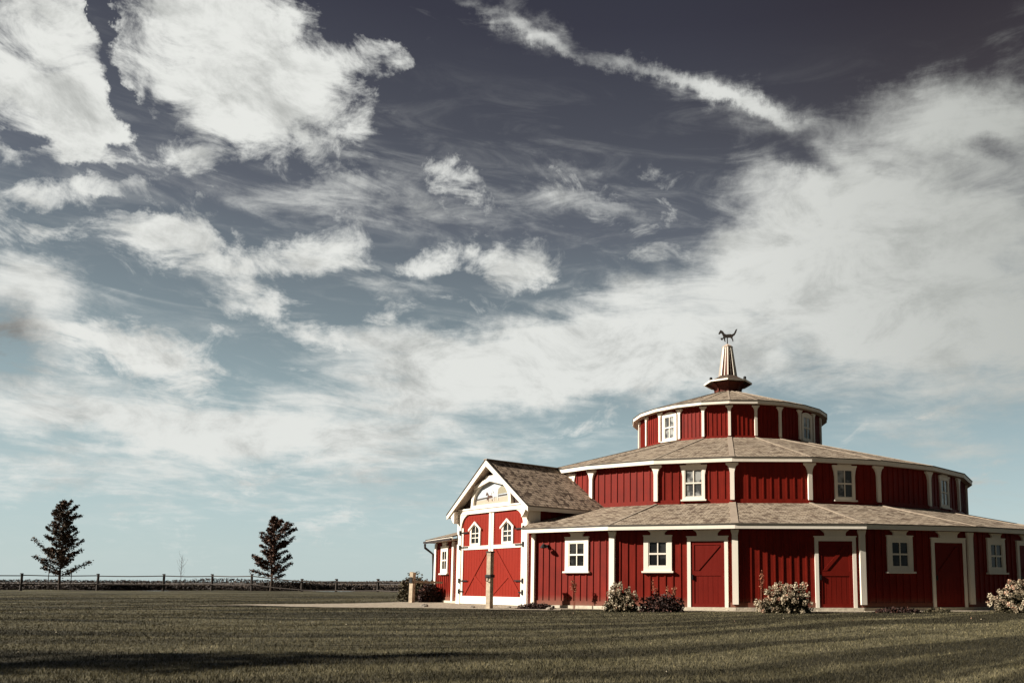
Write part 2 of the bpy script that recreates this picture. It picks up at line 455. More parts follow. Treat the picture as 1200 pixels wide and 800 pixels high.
def wall_facet(mb, F, s0, s1, z0, z1, step, openings, bw=0.05, top_board=True, base=0.16):
    mb.box(F, s0, s1, -0.12, 0.0, z0, z1)
    n = max(1, round((s1 - s0) / step))
    for i in range(n + 1):
        c = s0 + (s1 - s0) * i / n
        a, b = max(s0, c - bw / 2), min(s1, c + bw / 2)
        spans = [(z0 + base, z1)]
        for (p, q, u, v) in openings:
            if b > p and a < q:
                ns = []
                for (x0, x1) in spans:
                    if u > x0: ns.append((x0, min(u, x1)))
                    if v < x1: ns.append((max(v, x0), x1))
                spans = ns
        for (x0, x1) in spans:
            if x1 - x0 > 0.05: mb.box(F, a, b, -0.001, 0.028, x0, x1)
    # skirting board, interrupted at doors
    cur = s0
    for (p, q, u, v) in sorted(openings):
        if u <= z0 + 0.3:
            if p > cur: mb.box(F, cur, p, -0.001, 0.034, z0, z0 + base)
            cur = q
    if s1 > cur: mb.box(F, cur, s1, -0.001, 0.034, z0, z0 + base)

low_wall = MB(); mid_wall = MB(); top_wall = MB()

LOWWIN = {-2: 0.67, -1: -0.52, 1: -0.68, 2: -0.68, -4: -1.235}
LOWDOOR = {-1: 1.22, 0: 1.25, 1: 1.27, 2: 1.25}
for k in range(3, K1): 
    if k % 2 == 0: LOWWIN[k] = -0.6
    LOWDOOR[k] = 1.25

def window(F, cx, z0, z1, hw, gw, gz0, gz1, style, name='window', mats=('white', 'glass')):
    """casing (with its head piece) > sill, sash bars, pane; F is the wall frame"""
    W = M[mats[0]]
    c = MB()
    c.box(F, cx - hw, cx - gw, 0.0, 0.065, z0, z1)
    c.box(F, cx + gw, cx + hw, 0.0, 0.065, z0, z1)
    c.box(F, cx - gw, cx + gw, 0.0, 0.062, gz1, z1)
    c.box(F, cx - gw, cx + gw, 0.0, 0.062, z0, gz0)
    # drip cap
    if style == 'low':
        c.box(F, cx - hw - 0.02, cx + hw + 0.02, 0.0, 0.085, z1, z1 + 0.035)
        h = 2.75 - z1
        prof = [(-0.26, 0.035), (0.26, 0.035)]
        right = [(0.245, h * 0.45), (0.27, h * 0.7), (0.33, h * 0.92), (0.36, h)]
        prof = prof + right + [(-a, b) for a, b in right[::-1]]
        c.prism(F, [(cx + a, z1 + b) for a, b in prof], 0.0, 0.075)
    elif style == 'mid':
        # ears that flare at the head, small keystone block up to the fascia
        for sg in (-1, 1):
            c.prism(F, [(cx + sg * hw, z1 - 0.42), (cx + sg * (hw + 0.03), z1 - 0.2), (cx + sg * (hw + 0.085), z1), (cx + sg * hw, z1)], 0.0, 0.06)
        c.box(F, cx - hw - 0.09, cx + hw + 0.09, 0.0, 0.09, z1, z1 + 0.05)
        c.box(F, cx - 0.3, cx + 0.3, 0.0, 0.08, z1 + 0.05, Z2E - 0.19)
    elif style == 'top':
        n = 8
        c.prism(F, [(cx - hw, z1)] + [(cx - hw + 2 * hw * i / n, z1 + 0.12 * math.sin(math.pi * i / n)) for i in range(1, n)] + [(cx + hw, z1)], 0.0, 0.07)
    o = c.build(name, W, barn)
    sl_ = MB(); sl_.box(F, cx - hw - 0.06, cx + hw + 0.06, 0.0, 0.13, z0 - 0.06, z0); sl_.build('sill', W, o)
    b = MB()
    fr = 0.035
    b.box(F, cx - gw, cx - gw + fr, 0.02, 0.05, gz0, gz1); b.box(F, cx + gw - fr, cx + gw, 0.02, 0.05, gz0, gz1)
    b.box(F, cx - gw + fr, cx + gw - fr, 0.02, 0.05, gz0, gz0 + fr); b.box(F, cx - gw + fr, cx + gw - fr, 0.02, 0.05, gz1 - fr, gz1)
    mz = (gz0 + gz1) / 2
    b.box(F, cx - gw + fr, cx + gw - fr, 0.02, 0.054, mz - 0.03, mz + 0.03)
    b.box(F, cx - 0.018, cx + 0.018, 0.02, 0.046, gz0 + fr, mz - 0.03); b.box(F, cx - 0.018, cx + 0.018, 0.02, 0.046, mz + 0.03, gz1 - fr)
    b.build('sash', W, o)
    g = MB(); g.box(F, cx - gw, cx + gw, 0.002, 0.014, gz0, gz1); g.build('pane', M[mats[1]], o)
    return o

def side_door(F, cx):
    c = MB()
    hw, pw, zt = 0.70, 0.58, 2.36
    c.box(F, cx - hw, cx - pw, 0.0, 0.07, 0.03, 2.5); c.box(F, cx + pw, cx + hw, 0.0, 0.07, 0.03, 2.5)
    c.box(F, cx - pw, cx + pw, 0.0, 0.068, zt, 2.5)
    c.box(F, cx - hw - 0.03, cx + hw + 0.03, 0.0, 0.09, 2.5, 2.535)
    right = [(0.36, 0.035), (0.355, 0.11), (0.385, 0.17), (0.46, 0.225), (0.50, 0.25)]
    c.prism(F, [(cx + a, 2.5 + b) for a, b in right] + [(cx - a, 2.5 + b) for a, b in right[::-1]], 0.0, 0.078)
    o = c.build('door_frame', M['white'], barn)
    d = MB()
    d.box(F, cx - pw, cx + pw, 0.004, 0.022, 0.06, zt)
    # rails, stiles
    for (a, b_, u, v) in ((-pw, -pw + .12, .06, zt), (pw - .12, pw, .06, zt)):
        d.box(F, cx + a, cx + b_, 0.022, 0.042, u, v)
    for (u, v) in ((0.06, 0.24), (1.18, 1.34), (zt - .13, zt)):
        d.box(F, cx - pw + .12, cx + pw - .12, 0.022, 0.040, u, v)
    for i in range(-2, 3):
        d.box(F, cx + i * .17 - .004, cx + i * .17 + .004, 0.018, 0.026, 0.24, 1.18)
    o2 = d.build('door', M['door_red'], barn)
    br = MB()
    br.prism(F, [(cx - pw + .14, 1.36), (cx - pw + .28, 1.36), (cx + pw - .14, 2.20), (cx + pw - .28, 2.22)], 0.0225, 0.046)
    br.build('brace', M['door_red'], o2)
    h = MB(); h.box(F, cx - pw + .04, cx - pw + .08, 0.042, 0.09, 1.05, 1.22); h.build('handle', M['iron'], o2)
    st_ = MB(); st_.box(F, cx - hw, cx + hw, 0.0, 0.25, 0.0, 0.03); st_.build('threshold', M['stone'], o)

# walls -------------------------------------------------------------------
for k in range(K0, K1):
    if k == -3: continue
    F = facet(k, R1); s0, s1 = cut_range(k)
    op = []
    if k in LOWWIN:
        c = LOWWIN[k]; op.append((c - .55, c + .55, 1.28, 2.80))
    if k in LOWDOOR:
        c = LOWDOOR[k]; op.append((c - .70, c + .70, 0.0, 2.80))
    wall_facet(low_wall, F, s0, s1, 0.12, 2.88, 0.27, op)
GA = -0.68
G = frame(GA, 15.45)
# return walls between the ring and the recessed gable front, end wall of the cut facet
def wall_between(mb, a, b, z0, z1):
    a = Vector(a); b = Vector(b); d = (b - a); L = d.length; d.normalize(); n = Vector((d.y, -d.x, 0))
    def F(s_, o, z): return Vector((a.x, a.y, 0)) + d * s_ + n * o + Vector((0, 0, z))
    mb.box(F, 0, L, -0.12, 0.0, z0, z1)
    m_ = max(1, round(L / .27))
    for i in range(m_ + 1):
        c = L * i / m_; mb.box(F, max(0, c - .025), min(L, c + .025), -.001, .028, z0, z1)
Fm2, Fm4 = facet(-2, R1), facet(-4, R1)
p = Fm2(-1.40, 0, 0); q = G(2.5, 0, 0); wall_between(low_wall, q, p, 0.12, 2.86)
p = Fm4(CUT4, 0, 0); q = facet(-4, R2)(-1.5, 0, 0); wall_between(low_wall, q, p, 0.12, 2.86)
low_wall.build('lower_wall', M['red'], barn)

for k in range(K0, K1):
    found = MB()
    if k == -3: continue
    F = facet(k, R1); s0, s1 = cut_range(k)
    found.box(F, s0 - .02, s1 + .02, -0.1, 0.09 + (k % 2) * .002, -0.1, 0.119)
    found.build('foundation', M['stone'], barn)

for k in range(24):
    kk = k - 12
    F = facet(kk, R2); h = R2 * math.sin(ST / 2)
    op = [(-.58, .58, 4.18, 5.8)] if kk % 2 else []
    z0 = Z2B - 0.1
    wall_facet(mid_wall, F, -h, h, z0, Z2E - .05, 0.31, op, base=0.26)
    if not (K0 <= kk < K1): mid_wall.box(F, -h, h, -0.12, -0.002, 0.0, z0)
    F = facet(kk, R3); h = R3 * math.sin(ST / 2)
    wall_facet(top_wall, F, -h, h, Z3B - .1, Z3E - .05, 0.215, [(-.7, .7, 8, 9.8)] if kk in (-3, 3, 9, -9) else [], bw=.04, base=0.2)
mid_wall.build('middle_wall', M['red'], barn)
top_wall.build('upper_wall', M['red'], barn)

# windows and doors ----------------------------------------------------------
for k in sorted(LOWWIN):
    window(facet(k, R1), LOWWIN[k], 1.34, 2.55, 0.50, 0.335, 1.50, 2.37, 'low')
for k in sorted(LOWDOOR):
    side_door(facet(k, R1), LOWDOOR[k])
for kk in range(-12, 12):
    if kk % 2: window(facet(kk, R2), 0.0, 4.28, 5.64, 0.46, 0.36, 4.38, 5.52, 'mid', mats=('white', 'glass_up'))
    if kk in (-3, 3, 9, -9): window(facet(kk, R3), 0.0, 8.12, 9.46, 0.48, 0.33, 8.22, 9.36, 'top', mats=('white', 'glass_up'))

# corner posts ---------------------------------------------------------------
def cframe(k, Rr):
    return frame(PHI + k * ST, Rr)
for k in range(-1, K1):
    m_ = MB(); F = cframe(k, R1 - .06)
    m_.prism(F, [(-.10, .22), (.10, .22), (.10, 2.56), (.135, 2.70), (.135, 2.74), (-.135, 2.74), (-.135, 2.70), (-.10, 2.56)], 0.0, .17)
    m_.build('corner_post', M['white'], barn)
m_ = MB(); m_.box(Fm2, -1.30, -1.16, 0.0, .12, .10, 2.74); m_.build('corner_post', M['white'], barn)
m_ = MB(); m_.box(Fm4, CUT4, CUT4 + .22, 0.0, .08, .10, 2.74); m_.box(Fm4, -0.06, .16, 0.0, .10, .10, 2.74); m_.build('corner_board', M['white'], barn)

def flared(F, z0, z1, sw, cw, ch, o0, o1):
    m_ = MB()
    right = [(sw, z1 - ch), (sw + (cw - sw) * .18, z1 - ch * .62), (sw + (cw - sw) * .5, z1 - ch * .32), (cw, z1 - ch * .16), (cw, z1)]
    pts = [(-sw, z0), (sw, z0)] + right + [(-a, b) for a, b in right[::-1]]
    m_.prism(F, pts, o0, o1)
    return m_
for k in range(-12, 12):
    if k not in (-3, -4): flared(cframe(k, R2 - .04), Z2B + .12, Z2E - .2, .085, .25, .40, 0.0, .13).build('corner_post', M['white'], barn)
    flared(cframe(k, R3 - .03), Z3B + .08, Z3E - .2, .065, .185, .28, 0.0, .11).build('corner_post', M['white'], barn)

# roofs -----------------------------------------------------------------------
def roof_quad(mb, a, b, c, d):
    """a,b at the eave (left, right), c,d up the slope (right, left); UVs in metres"""
    a, b, c, d = map(Vector, (a, b, c, d))
    u = (b - a).normalized(); n = (b - a).cross(d - a).normalized(); v = n.cross(u)
    off = random.uniform(0, 3)
    pts = [a, b, c, d]
    mb.poly(pts, [((p - a).dot(u) + off, (p - a).dot(v)) for p in pts])

def zr1(r): return Z1E + (r * 0 + (R1E - r)) / (R1E - R2) * (Z2B - Z1E)
roof1 = MB(); fas1 = MB(); sof1 = MB(); drip = MB()
def eave_strip(fas, dr, sof, F, s0, s1, ze, over, fh, depth):
    fas.box(F, s0, s1, -0.03, 0.0, ze - fh, ze - .022)
    dr.box(F, s0 - .01, s1 + .01, -0.035, 0.03, ze - .020, ze + .012)
    sof.box(F, s0, s1, -depth, -0.031, ze - fh + .02, ze - fh + .04)
for k in range(K0, K1):
    if k == -3: continue
    FE = facet(k, R1E); FI = facet(k, R2 - .05)
    he = R1E * math.sin(ST / 2); hi = (R2 - .05) * math.sin(ST / 2)
    s0, s1 = -he, he
    zi = Z2B + .01
    if k == -4: s0, s1 = -2.85, 1.03
    if k == -2: s0 = -1.50
    a = FE(s0, .03, Z1E); b = FE(s1, .03, Z1E); c = FI(hi, 0, zi); d = FI(-hi, 0, zi)
    if k == -4: 
        pts = [a, b, c, d]
    elif k == -2:
        g = G(2.5, 0, 0); n2 = nrm(PHI + (-1.5) * ST); rr = g.dot(n2); zz_ = Z1E + (R1E * AP - rr) / (R1E * AP - (R2 - .05) * AP) * (zi - Z1E)
        pts = [a, b, c, d, Vector((g.x, g.y, zz_))]
    else: pts = [a, b, c, d]
    a_, b_ = Vector(a), Vector(b); u = (b_ - a_).normalized(); n_ = (b_ - a_).cross(Vector(d) - a_).normalized(); v = n_.cross(u); off = random.uniform(0, 3)
    roof1.poly(pts, [((Vector(q) - a_).dot(u) + off, (Vector(q) - a_).dot(v)) for q in pts])
    eave_strip(fas1, drip, sof1, FE, s0, s1, Z1E, 0, .17, 0.42)
# rake at the cut west end
a = facet(-4, R1E)(-2.85, 0, Z1E - .09); b = facet(-4, R2)(-1.55, 0, Z2B - .09)
rk = MB(); rk.bar(a, b, .04, .17)
r1 = roof1.build('lower_roof', M['roof'], barn)
rk.build('rake_board', M['white'], r1)
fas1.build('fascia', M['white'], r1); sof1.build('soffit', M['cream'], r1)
for k in range(-1, K1):
    cap = MB()
    cap.bar(corner(k, R1E - .05, Z1E + .015), corner(k, R2, Z2B + .02), .26 if k == 0 else .12, .03)
    cap.build('hip_cap', M['cap' if k == 0 else 'cap_low'], r1)

def upper_roof(name, Re, Ze, Ri, Zi, fh, depth, capw):
    m_ = MB(); fs = MB(); sf = MB(); caps = []; dr = MB()
    he = Re * math.sin(ST / 2); hi = Ri * math.sin(ST / 2)
    for kk in range(-12, 12):
        FE = facet(kk, Re); FI = facet(kk, Ri)
        roof_quad(m_, FE(-he, .03, Ze), FE(he, .03, Ze), FI(hi, 0, Zi), FI(-hi, 0, Zi))
        eave_strip(fs, dr, sf, FE, -he, he, Ze, 0, fh, depth)
        cp = MB(); cp.bar(corner(kk, Re - .03, Ze + .015), corner(kk, Ri, Zi + .015), capw if kk == 0 else capw * .55, .03)
        caps.append(cp)
    o = m_.build(name, M['roof'], barn)
    for i_, cp in enumerate(caps): cp.build('hip_cap', M['cap' if i_ == 12 else 'cap_low'], o)
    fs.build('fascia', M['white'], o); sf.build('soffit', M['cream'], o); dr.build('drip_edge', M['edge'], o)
    return o
upper_roof('middle_roof', R2E, Z2E, R3 - .03, Z3B + .01, .19, .28, .22)
upper_roof('upper_roof', R3E, Z3E, .60, 11.42, .17, .33, .08)
drip.build('drip_edge', M['edge'], r1)

# gabled entrance ------------------------------------------------------------
ent = MB()
GD = -4.6
for sg in (-1, 1):
    ent.box(G, min(sg * 2.38, sg * 2.5), max(sg * 2.38, sg * 2.5), GD, -0.13, 0.0, 3.98)
    for i in range(16):
        o_ = -0.3 - i * .28
        ent.box(G, min(sg * 2.499, sg * 2.528), max(sg * 2.499, sg * 2.528), o_ - .025, o_ + .025, 0.05, 3.95)
ent.prism(G, [(-2.5, 0.0), (2.5, 0.0), (2.5, 3.98), (0, 5.76), (-2.5, 3.98)], -0.128, -0.03)
ent.build('entrance_wall', M['red'], barn)
SL = (5.97 - 3.907) / 2.89
er = MB()
for sg in (-1, 1):
    f0 = G(sg * 2.92, 0.42, 3.907 - .03 * SL); f1 = G(0, 0.42, 5.97); b0 = G(sg * 2.92, GD, 3.907 - .03 * SL); b1 = G(0, GD, 5.97)
    if sg > 0: roof_quad(er, f0, b0, b1, f1)
    else: roof_quad(er, b0, f0, f1, b1)
eo = er.build('entrance_roof', M['roof_dark'], barn)
un = MB()
th = .16
for sg in (-1, 1):
    # boarded underside slab of the roof
    un.prism(G, [(sg * 2.88, 3.907 - .015), (0, 5.955), (0, 5.955 - th * 1.15), (sg * 2.88, 3.907 - th)], GD, 0.36)
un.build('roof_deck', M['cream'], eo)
rc = MB(); rc.bar(G(0, .43, 5.985), G(0, GD, 5.985), .24, .04); rc.build('ridge_cap', M['cap'], eo)
bb = MB()
for sg in (-1, 1):
    bb.prism(G, [(sg * 2.95, 3.907 - .07), (0, 5.975), (0, 5.975 - .27), (sg * 2.95, 3.907 - .26)], 0.362, 0.40)
bb.build('barge_board', M['white'], eo)
dk = MB()
for sg in (-1, 1):
    dk.prism(G, [(sg * 2.97, 3.907 - .055), (0, 6.005), (0, 5.976), (sg * 2.97, 3.907 - .071)], 0.358, 0.43)
dk.build('drip_edge', M['edge'], eo)
gt = MB()
for sg in (-1, 1):
    gt.box(G, min(sg * 2.885, sg * 2.93), max(sg * 2.885, sg * 2.93), GD + .9, 0.36, 3.907 - .21, 3.907 - .07)
gt.build('side_fascia', M['white'], eo)

# white frame of the entrance front
for sg in (-1, 1):
    fr = MB()
    fr.box(G, min(sg * 2.24, sg * 2.54), max(sg * 2.24, sg * 2.54), -.029, .10, 0.02, 3.81)
    fr.box(G, min(sg * 2.541, sg * 2.58), max(sg * 2.541, sg * 2.58), -.5, .06, 0.02, 3.81)
    fr.build('entrance_jamb', M['white'], barn)
hb = MB()
hb.box(G, -2.62, 2.62, -.02, .12, 3.82, 4.0)
hb.box(G, -2.66, 2.66, -.02, .16, 4.0, 4.06)
# arched spandrels of the door head
for sg in (-1, 1):
    n = 8; r = .60
    cx0, cz0 = sg * (2.24 - r), 3.82 - r
    arc = [(cx0 + sg * r * math.sin(math.pi / 2 * i / n), cz0 + r * math.cos(math.pi / 2 * i / n)) for i in range(n + 1)]
    for i in range(n):
        q0, q1 = arc[i], arc[i + 1]
        hb.prism(G, [q0, q1, (q1[0], 3.82), (q0[0], 3.82)], .04, .095) if i < n - 1 else hb.prism(G, [q0, q1, (sg * 2.241, 3.82), (q0[0], 3.82)], .04, .095)
hb.build('door_header', M['white'], barn)
# brackets at the eaves
for sg in (-1, 1):
    bk = MB()
    bk.prism(G, [(sg * 2.45, 3.98), (sg * 2.78, 3.98), (sg * 2.75, 3.78), (sg * 2.58, 3.55), (sg * 2.45, 3.45)], .12, .34)
    bk.build('eave_bracket', M['white'], barn)

# gable truss and lunette
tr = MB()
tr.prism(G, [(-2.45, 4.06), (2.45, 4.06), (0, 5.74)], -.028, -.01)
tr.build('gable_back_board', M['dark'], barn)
lun = MB()
n = 16
rx, rz, zb_ = 1.28, .95, 4.16
arc = [(rx * math.cos(math.pi * i / n), zb_ + rz * math.sin(math.pi * i / n) ** .85) for i in range(n + 1)]
arco = [((rx + .17) * math.cos(math.pi * i / n), zb_ + (rz + .17) * math.sin(math.pi * i / n) ** .85) for i in range(n + 1)]
for i in range(n):
    lun.prism(G, [arc[i], arc[i + 1], arco[i + 1], arco[i]], 0.0, .14)
lun.box(G, -rx - .17, rx + .17, 0.0, .15, 4.065, zb_)
# collar tie and king post up to the peak, short struts to the corners
lun.prism(G, [(-1.15, 4.98), (0, 5.26), (1.15, 4.98), (1.15, 4.83), (0, 5.10), (-1.15, 4.83)], .145, .20)
lun.prism(G, [(-.50, 5.16), (0, 5.27), (.50, 5.16), (.36, 5.34), (-.36, 5.34)], .02, .13)
lo = lun.build('gable_arch', M['white'], barn)
def flat(name, c, r=.8): return plain(name, tuple(q * .62 for q in c), r, 0.08, 3.0, bump=.02)
mu = MB()
mu.prism(G, [(rx, zb_)] + arc[1:-1] + [(-rx, zb_)], 0.0, .02)
mo = mu.build('painted_lunette', flat('mural_sky', (0.62, 0.67, 0.72)), barn)
m_ = MB(); m_.prism(G, [(-rx + .02, zb_), (rx - .02, zb_), (rx * .95, zb_ + .28), (-rx * .95, zb_ + .20)], .0205, .026); m_.build('painted_ground', flat('mural_ground', (0.55, 0.46, 0.36)), mo)
m_ = MB()
m_.prism(G, [(-1.18, zb_ + .22), (-.35, zb_ + .26), (-.35, zb_ + .32), (-1.18, zb_ + .28)], .0265, .031)
m_.prism(G, [(.45, zb_ + .28), (1.15, zb_ + .30), (1.15, zb_ + .36), (.45, zb_ + .34)], .0265, .031)
m_.build('painted_fence', flat('mural_dark', (0.08, 0.06, 0.045)), mo)
def horse_pts(cx, cz, w, flip=1):
    P = [(-.52, .02), (-.46, 0), (-.40, .20), (-.28, .34), (-.05, .33), (.10, .34), (.14, .16), (.10, .02), (.16, 0), (.23, .16), (.24, .32),
         (.36, .22), (.46, .30), (.50, .26), (.38, .12), (.30, .26), (.28, .40), (.36, .62), (.44, .74), (.60, .62), (.66, .68), (.54, .90), (.46, .98), (.42, .92),
         (.30, .86), (.18, .66), (.05, .58), (-.28, .60), (-.44, .56), (-.50, .42), (-.44, .30), (-.50, .18)]
    return [(cx + flip * a * w, cz + b * w) for a, b in P]
def fan(mb, F, pts, o0, o1): mb.prism(F, pts, o0, o1)
m_ = MB(); fan(m_, G, horse_pts(-.22, zb_ + .12, .42, -1), .0315, .036); m_.build('painted_horse', flat('mural_brown', (0.12, 0.06, 0.04)), mo)
m_ = MB(); fan(m_, G, horse_pts(.18, zb_ + .12, .48, -1), .0365, .041); m_.build('painted_horse', flat('mural_white', (0.75, 0.72, 0.68)), mo)
m_ = MB(); m_.prism(G, [(.35, zb_ + .38), (1.1, zb_ + .40), (1.0, zb_ + .62), (.7, zb_ + .76), (.4, zb_ + .60)], .0205, .025); m_.build('painted_hill', flat('mural_olive', (0.38, 0.34, 0.24)), mo)

# the two tall door leaves
def leaf(sg):
    def T(a, b, o0, o1, z0, z1, mb): mb.box(G, min(sg * a, sg * b), max(sg * a, sg * b), o0, o1, z0, z1)
    d = MB(); T(.02, 2.236, -.02, .03, .06, 3.81, d)
    for i in range(1, 11): T(.2 * i + .06, .2 * i + .068, .0301, .034, .4, 3.7, d)
    o = d.build('entrance_door', M['gable_red'], barn)
    w = MB()
    T(.02, .17, .0305, .065, .37, 3.81, w)
    T(2.10, 2.236, .0305, .065, .37, 3.25, w)
    T(.17, 2.06, .0305, .063, 2.31, 2.46, w)
    T(.02, 2.236, .0305, .075, .04, .36, w)
    w.build('door_rail', M['white'], o)
    b = MB()
    b.prism(G, [(sg * .20, 2.26), (sg * .36, 2.28), (sg * 2.05, .52), (sg * 1.93, .40)], .0305, .058)
    b.prism(G, [(sg * .20, .42), (sg * .20, .56), (sg * 1.16, 1.21), (sg * 1.24, 1.12)], .0305, .05)
    T(1.24, 2.05, .0305, .05, 1.04, 1.16, b) if False else None
    b.build('brace', M['gable_red'], o)
    h = MB()
    for z in (.55, 1.0, 2.42, 3.05):
        L = .50 if z != .55 else .2
        T(2.20 - L, 2.28, .077, .10, z - .025, z + .025, h)
        T(2.25, 2.33, .101, .14, z - .10, z + .10, h)
    h.build('hinge', M['iron'], o)
    # arched little window with a peaked hood
    cx = sg * 1.17
    c = MB()
    gw, hw, g0, g1 = .28, .39, 2.57, 3.08
    c.box(G, cx - hw, cx - gw, .031, .085, 2.475, 3.13); c.box(G, cx + gw, cx + hw, .031, .085, 2.475, 3.13)
    c.box(G, cx - gw, cx + gw, .031, .083, 2.475, g0)
    nn = 10
    a_ = [(cx + gw * math.cos(math.pi * i / nn), g1 + gw * .85 * math.sin(math.pi * i / nn)) for i in range(nn + 1)]
    out = []
    for i in range(nn + 1):
        x_ = a_[i][0]; out.append((x_, 3.13 + (hw + .06 - abs(x_ - cx)) / (hw + .06) * .29))
    for i in range(nn): c.prism(G, [a_[i], a_[i + 1], out[i + 1], out[i]], .031, .083)
    for s2 in (-1, 1):
        c.prism(G, [(cx + s2 * gw, g1), (cx + s2 * hw, g1), (cx + s2 * (hw + .07), 3.10), (cx + s2 * (hw + .07), 3.16), (cx, 3.52), (cx, 3.44), (cx + s2 * gw, 3.26)], .086, .125) if False else None
        c.prism(G, [(cx + s2 * (hw + .08), 3.08), (cx + s2 * (hw + .08), 3.17), (cx, 3.50), (cx, 3.40)], .084, .13)
        c.box(G, min(cx + s2 * gw, cx + s2 * hw), max(cx + s2 * gw, cx + s2 * hw), .031, .083, 3.13, 3.2)
    wo = c.build('window', M['white'], o)
    g = MB(); g.prism(G, [(cx - gw, g0), (cx + gw, g0)] + a_, .034, .042); g.build('pane', M['glass'], o)
    s_ = MB(); s_.box(G, cx - .016, cx + .016, .043, .065, g0, g1 + .2)
    for z in (2.80, 2.99): s_.box(G, cx - gw, cx + gw, .043, .062, z - .016, z + .016)
    s_.build('sash', M['white'], o)
leaf(-1); leaf(1)
# bolt where the leaves meet
b = MB(); b.box(G, -.05, .05, .066, .11, 1.25, 1.5); b.build('door_latch', M['iron'], barn)
# white corner trim outside the jambs (right)
ct = MB(); ct.box(G, 2.60, 2.78, -.10, .02, .05, 2.86); ct.build('corner_board', M['white'], barn)

# wall lamp beside the window right of the entrance
F = Fm2
l = MB(); l.box(F, -.66, -.58, .03, .10, 2.20, 2.32); l.bar(F(-.62, .08, 2.27), F(-.62, .30, 2.34), .03)
l.lathe([(.03, 2.34), (.13, 2.22), (.13, 2.20), (.05, 2.18)], 10, 0, (F(-.62, .30, 0).x, F(-.62, .30, 0).y)); l.build('wall_lamp', M['iron'], barn)
# downspout at the west end
dp = MB()
e = facet(-4, R1E)
dp.tube([e(-2.85, .04, 2.74), e(-2.85, .03, 2.55), Fm4(-2.72, .12, 2.25), Fm4(-2.72, .12, .3), Fm4(-2.8, .3, .12)], .055, 8)
dp.bar(e(-2.95, .05, 2.80), e(1.0, .05, 2.80), .10, .09)
dp.build('downspout', M['gutter'], barn)

# cupola ----------------------------------------------------------------------
A8 = math.atan2(dC.y, dC.x)
cu = MB(); cu.lathe([(.70, 11.30), (.70, 11.55), (.78, 11.75), (.98, 11.88)], 8, A8); co = cu.build('cupola', M['spire'], barn)
sk = MB(); sk.lathe([(1.27, 11.90), (1.30, 11.93), (.50, 12.36), (.3, 12.36)], 8, A8); sk.build('skirt_roof', M['roof'], co)
for k in range(8):
    a = A8 + k * math.pi / 4
    pass
sf = MB()
pts8 = [Vector((1.31 * math.cos(A8 + k * math.pi / 4), 1.31 * math.sin(A8 + k * math.pi / 4), 11.93)) for k in range(8)]
for k in range(8): sf.bar(pts8[k], pts8[(k + 1) % 8], .04, .09)
sf.build('skirt_fascia', M['white'], co)
bkt = MB()
for k in range(8):
    a = A8 + k * math.pi / 4
    def Fk(s_, o, z, a=a): return Vector((math.cos(a) * (.66 + s_) - math.sin(a) * o, math.sin(a) * (.66 + s_) + math.cos(a) * o, z))
    bkt.prism(Fk, [(.03, 11.42), (.08, 11.42), (.12, 11.62), (.28, 11.78), (.52, 11.85), (.56, 11.885), (.03, 11.885)], -.035, .035)
bkt.build('skirt_bracket', M['spire'], co)
stp = MB(); stp.lathe([(.49, 12.34), (.25, 14.02)], 8, A8); so = stp.build('steeple', M['spire'], co)
stt = MB()
for k in range(8):
    a = A8 + k * math.pi / 4
    c_, s_ = math.cos(a), math.sin(a)
    stt.bar((.49 * c_, .49 * s_, 12.35), (.25 * c_, .25 * s_, 14.02), .075, .075)
    a2 = a + math.pi / 8; q = math.cos(math.pi / 8)
    c_, s_ = math.cos(a2) * q, math.sin(a2) * q
    stt.bar((.50 * c_, .50 * s_, 12.35), (.255 * c_, .255 * s_, 14.02), .04, .04)
stt.build('steeple_trim', M['white'], so)
stc = MB(); stc.lathe([(.29, 14.02), (.31, 14.06), (.28, 14.10), (.05, 14.24)], 8, A8); stc.build('steeple_cap', M['cream'], so)
wv = MB()
wv.tube([(0, 0, 14.15), (0, 0, 14.62)], .03, 6)
wr = wv.build('weathervane', M['bronze'], barn)
hv = MB()
def W(s_, o, z): return Vector((s_ * .99 , -s_ * .136, z)) + Vector((.136, .99, 0)) * o
hv.prism(W, horse_pts(-.03, 14.38, .70, -1), -.05, .05)
hv.prism(W, [(.26, 14.79), (.36, 14.84), (.46, 15.04), (.56, 15.10), (.50, 14.90), (.40, 14.72), (.28, 14.68)], -.02, .02)
hv.build('horse_figure', M['bronze'], wr)
for sx in (-1, 1):
    fl = MB()
    c0 = W(sx * .92, -.75, 12.03)
    fl.lathe([(.05, 11.99), (.08, 12.02), (.08, 12.14), (.04, 12.17)], 8, 0, (c0.x, c0.y))
    fl.build('flood_lamp', M['iron'], co)

# ------------------------------------------------------------------ the ground
def stripe_nodes(t, pos):
    """mowing bands: rolled grass leans one way or the other; returns a factor 0..1 (light..dark)"""
    x, y, z = t.sep(pos)
    q = t.m('SQRT', t.m('ADD', t.m('MULTIPLY', x, x), 14.0))
    bend = t.m('MULTIPLY', t.m('ADD', x, q), 0.52)
    n = t.noise(pos, 0.16, 3, 0.5)
    s = t.m('ADD', t.m('SUBTRACT', y, bend), t.m('MULTIPLY', n, 3.2))
    w = t.noise(t.xyz(t.m('MULTIPLY', x, 0.045), t.m('MULTIPLY', s, 0.72), 2.0), 1.0, 3, 0.55)
    w2 = t.noise(t.xyz(t.m('MULTIPLY', x, 0.10), t.m('MULTIPLY', s, 1.9), 6.0), 1.0, 3, 0.5)
    f = t.m('ADD', t.m('MULTIPLY', w, 0.75), t.m('MULTIPLY', w2, 0.25))
    return t.rng(f, 0.42, 0.57)

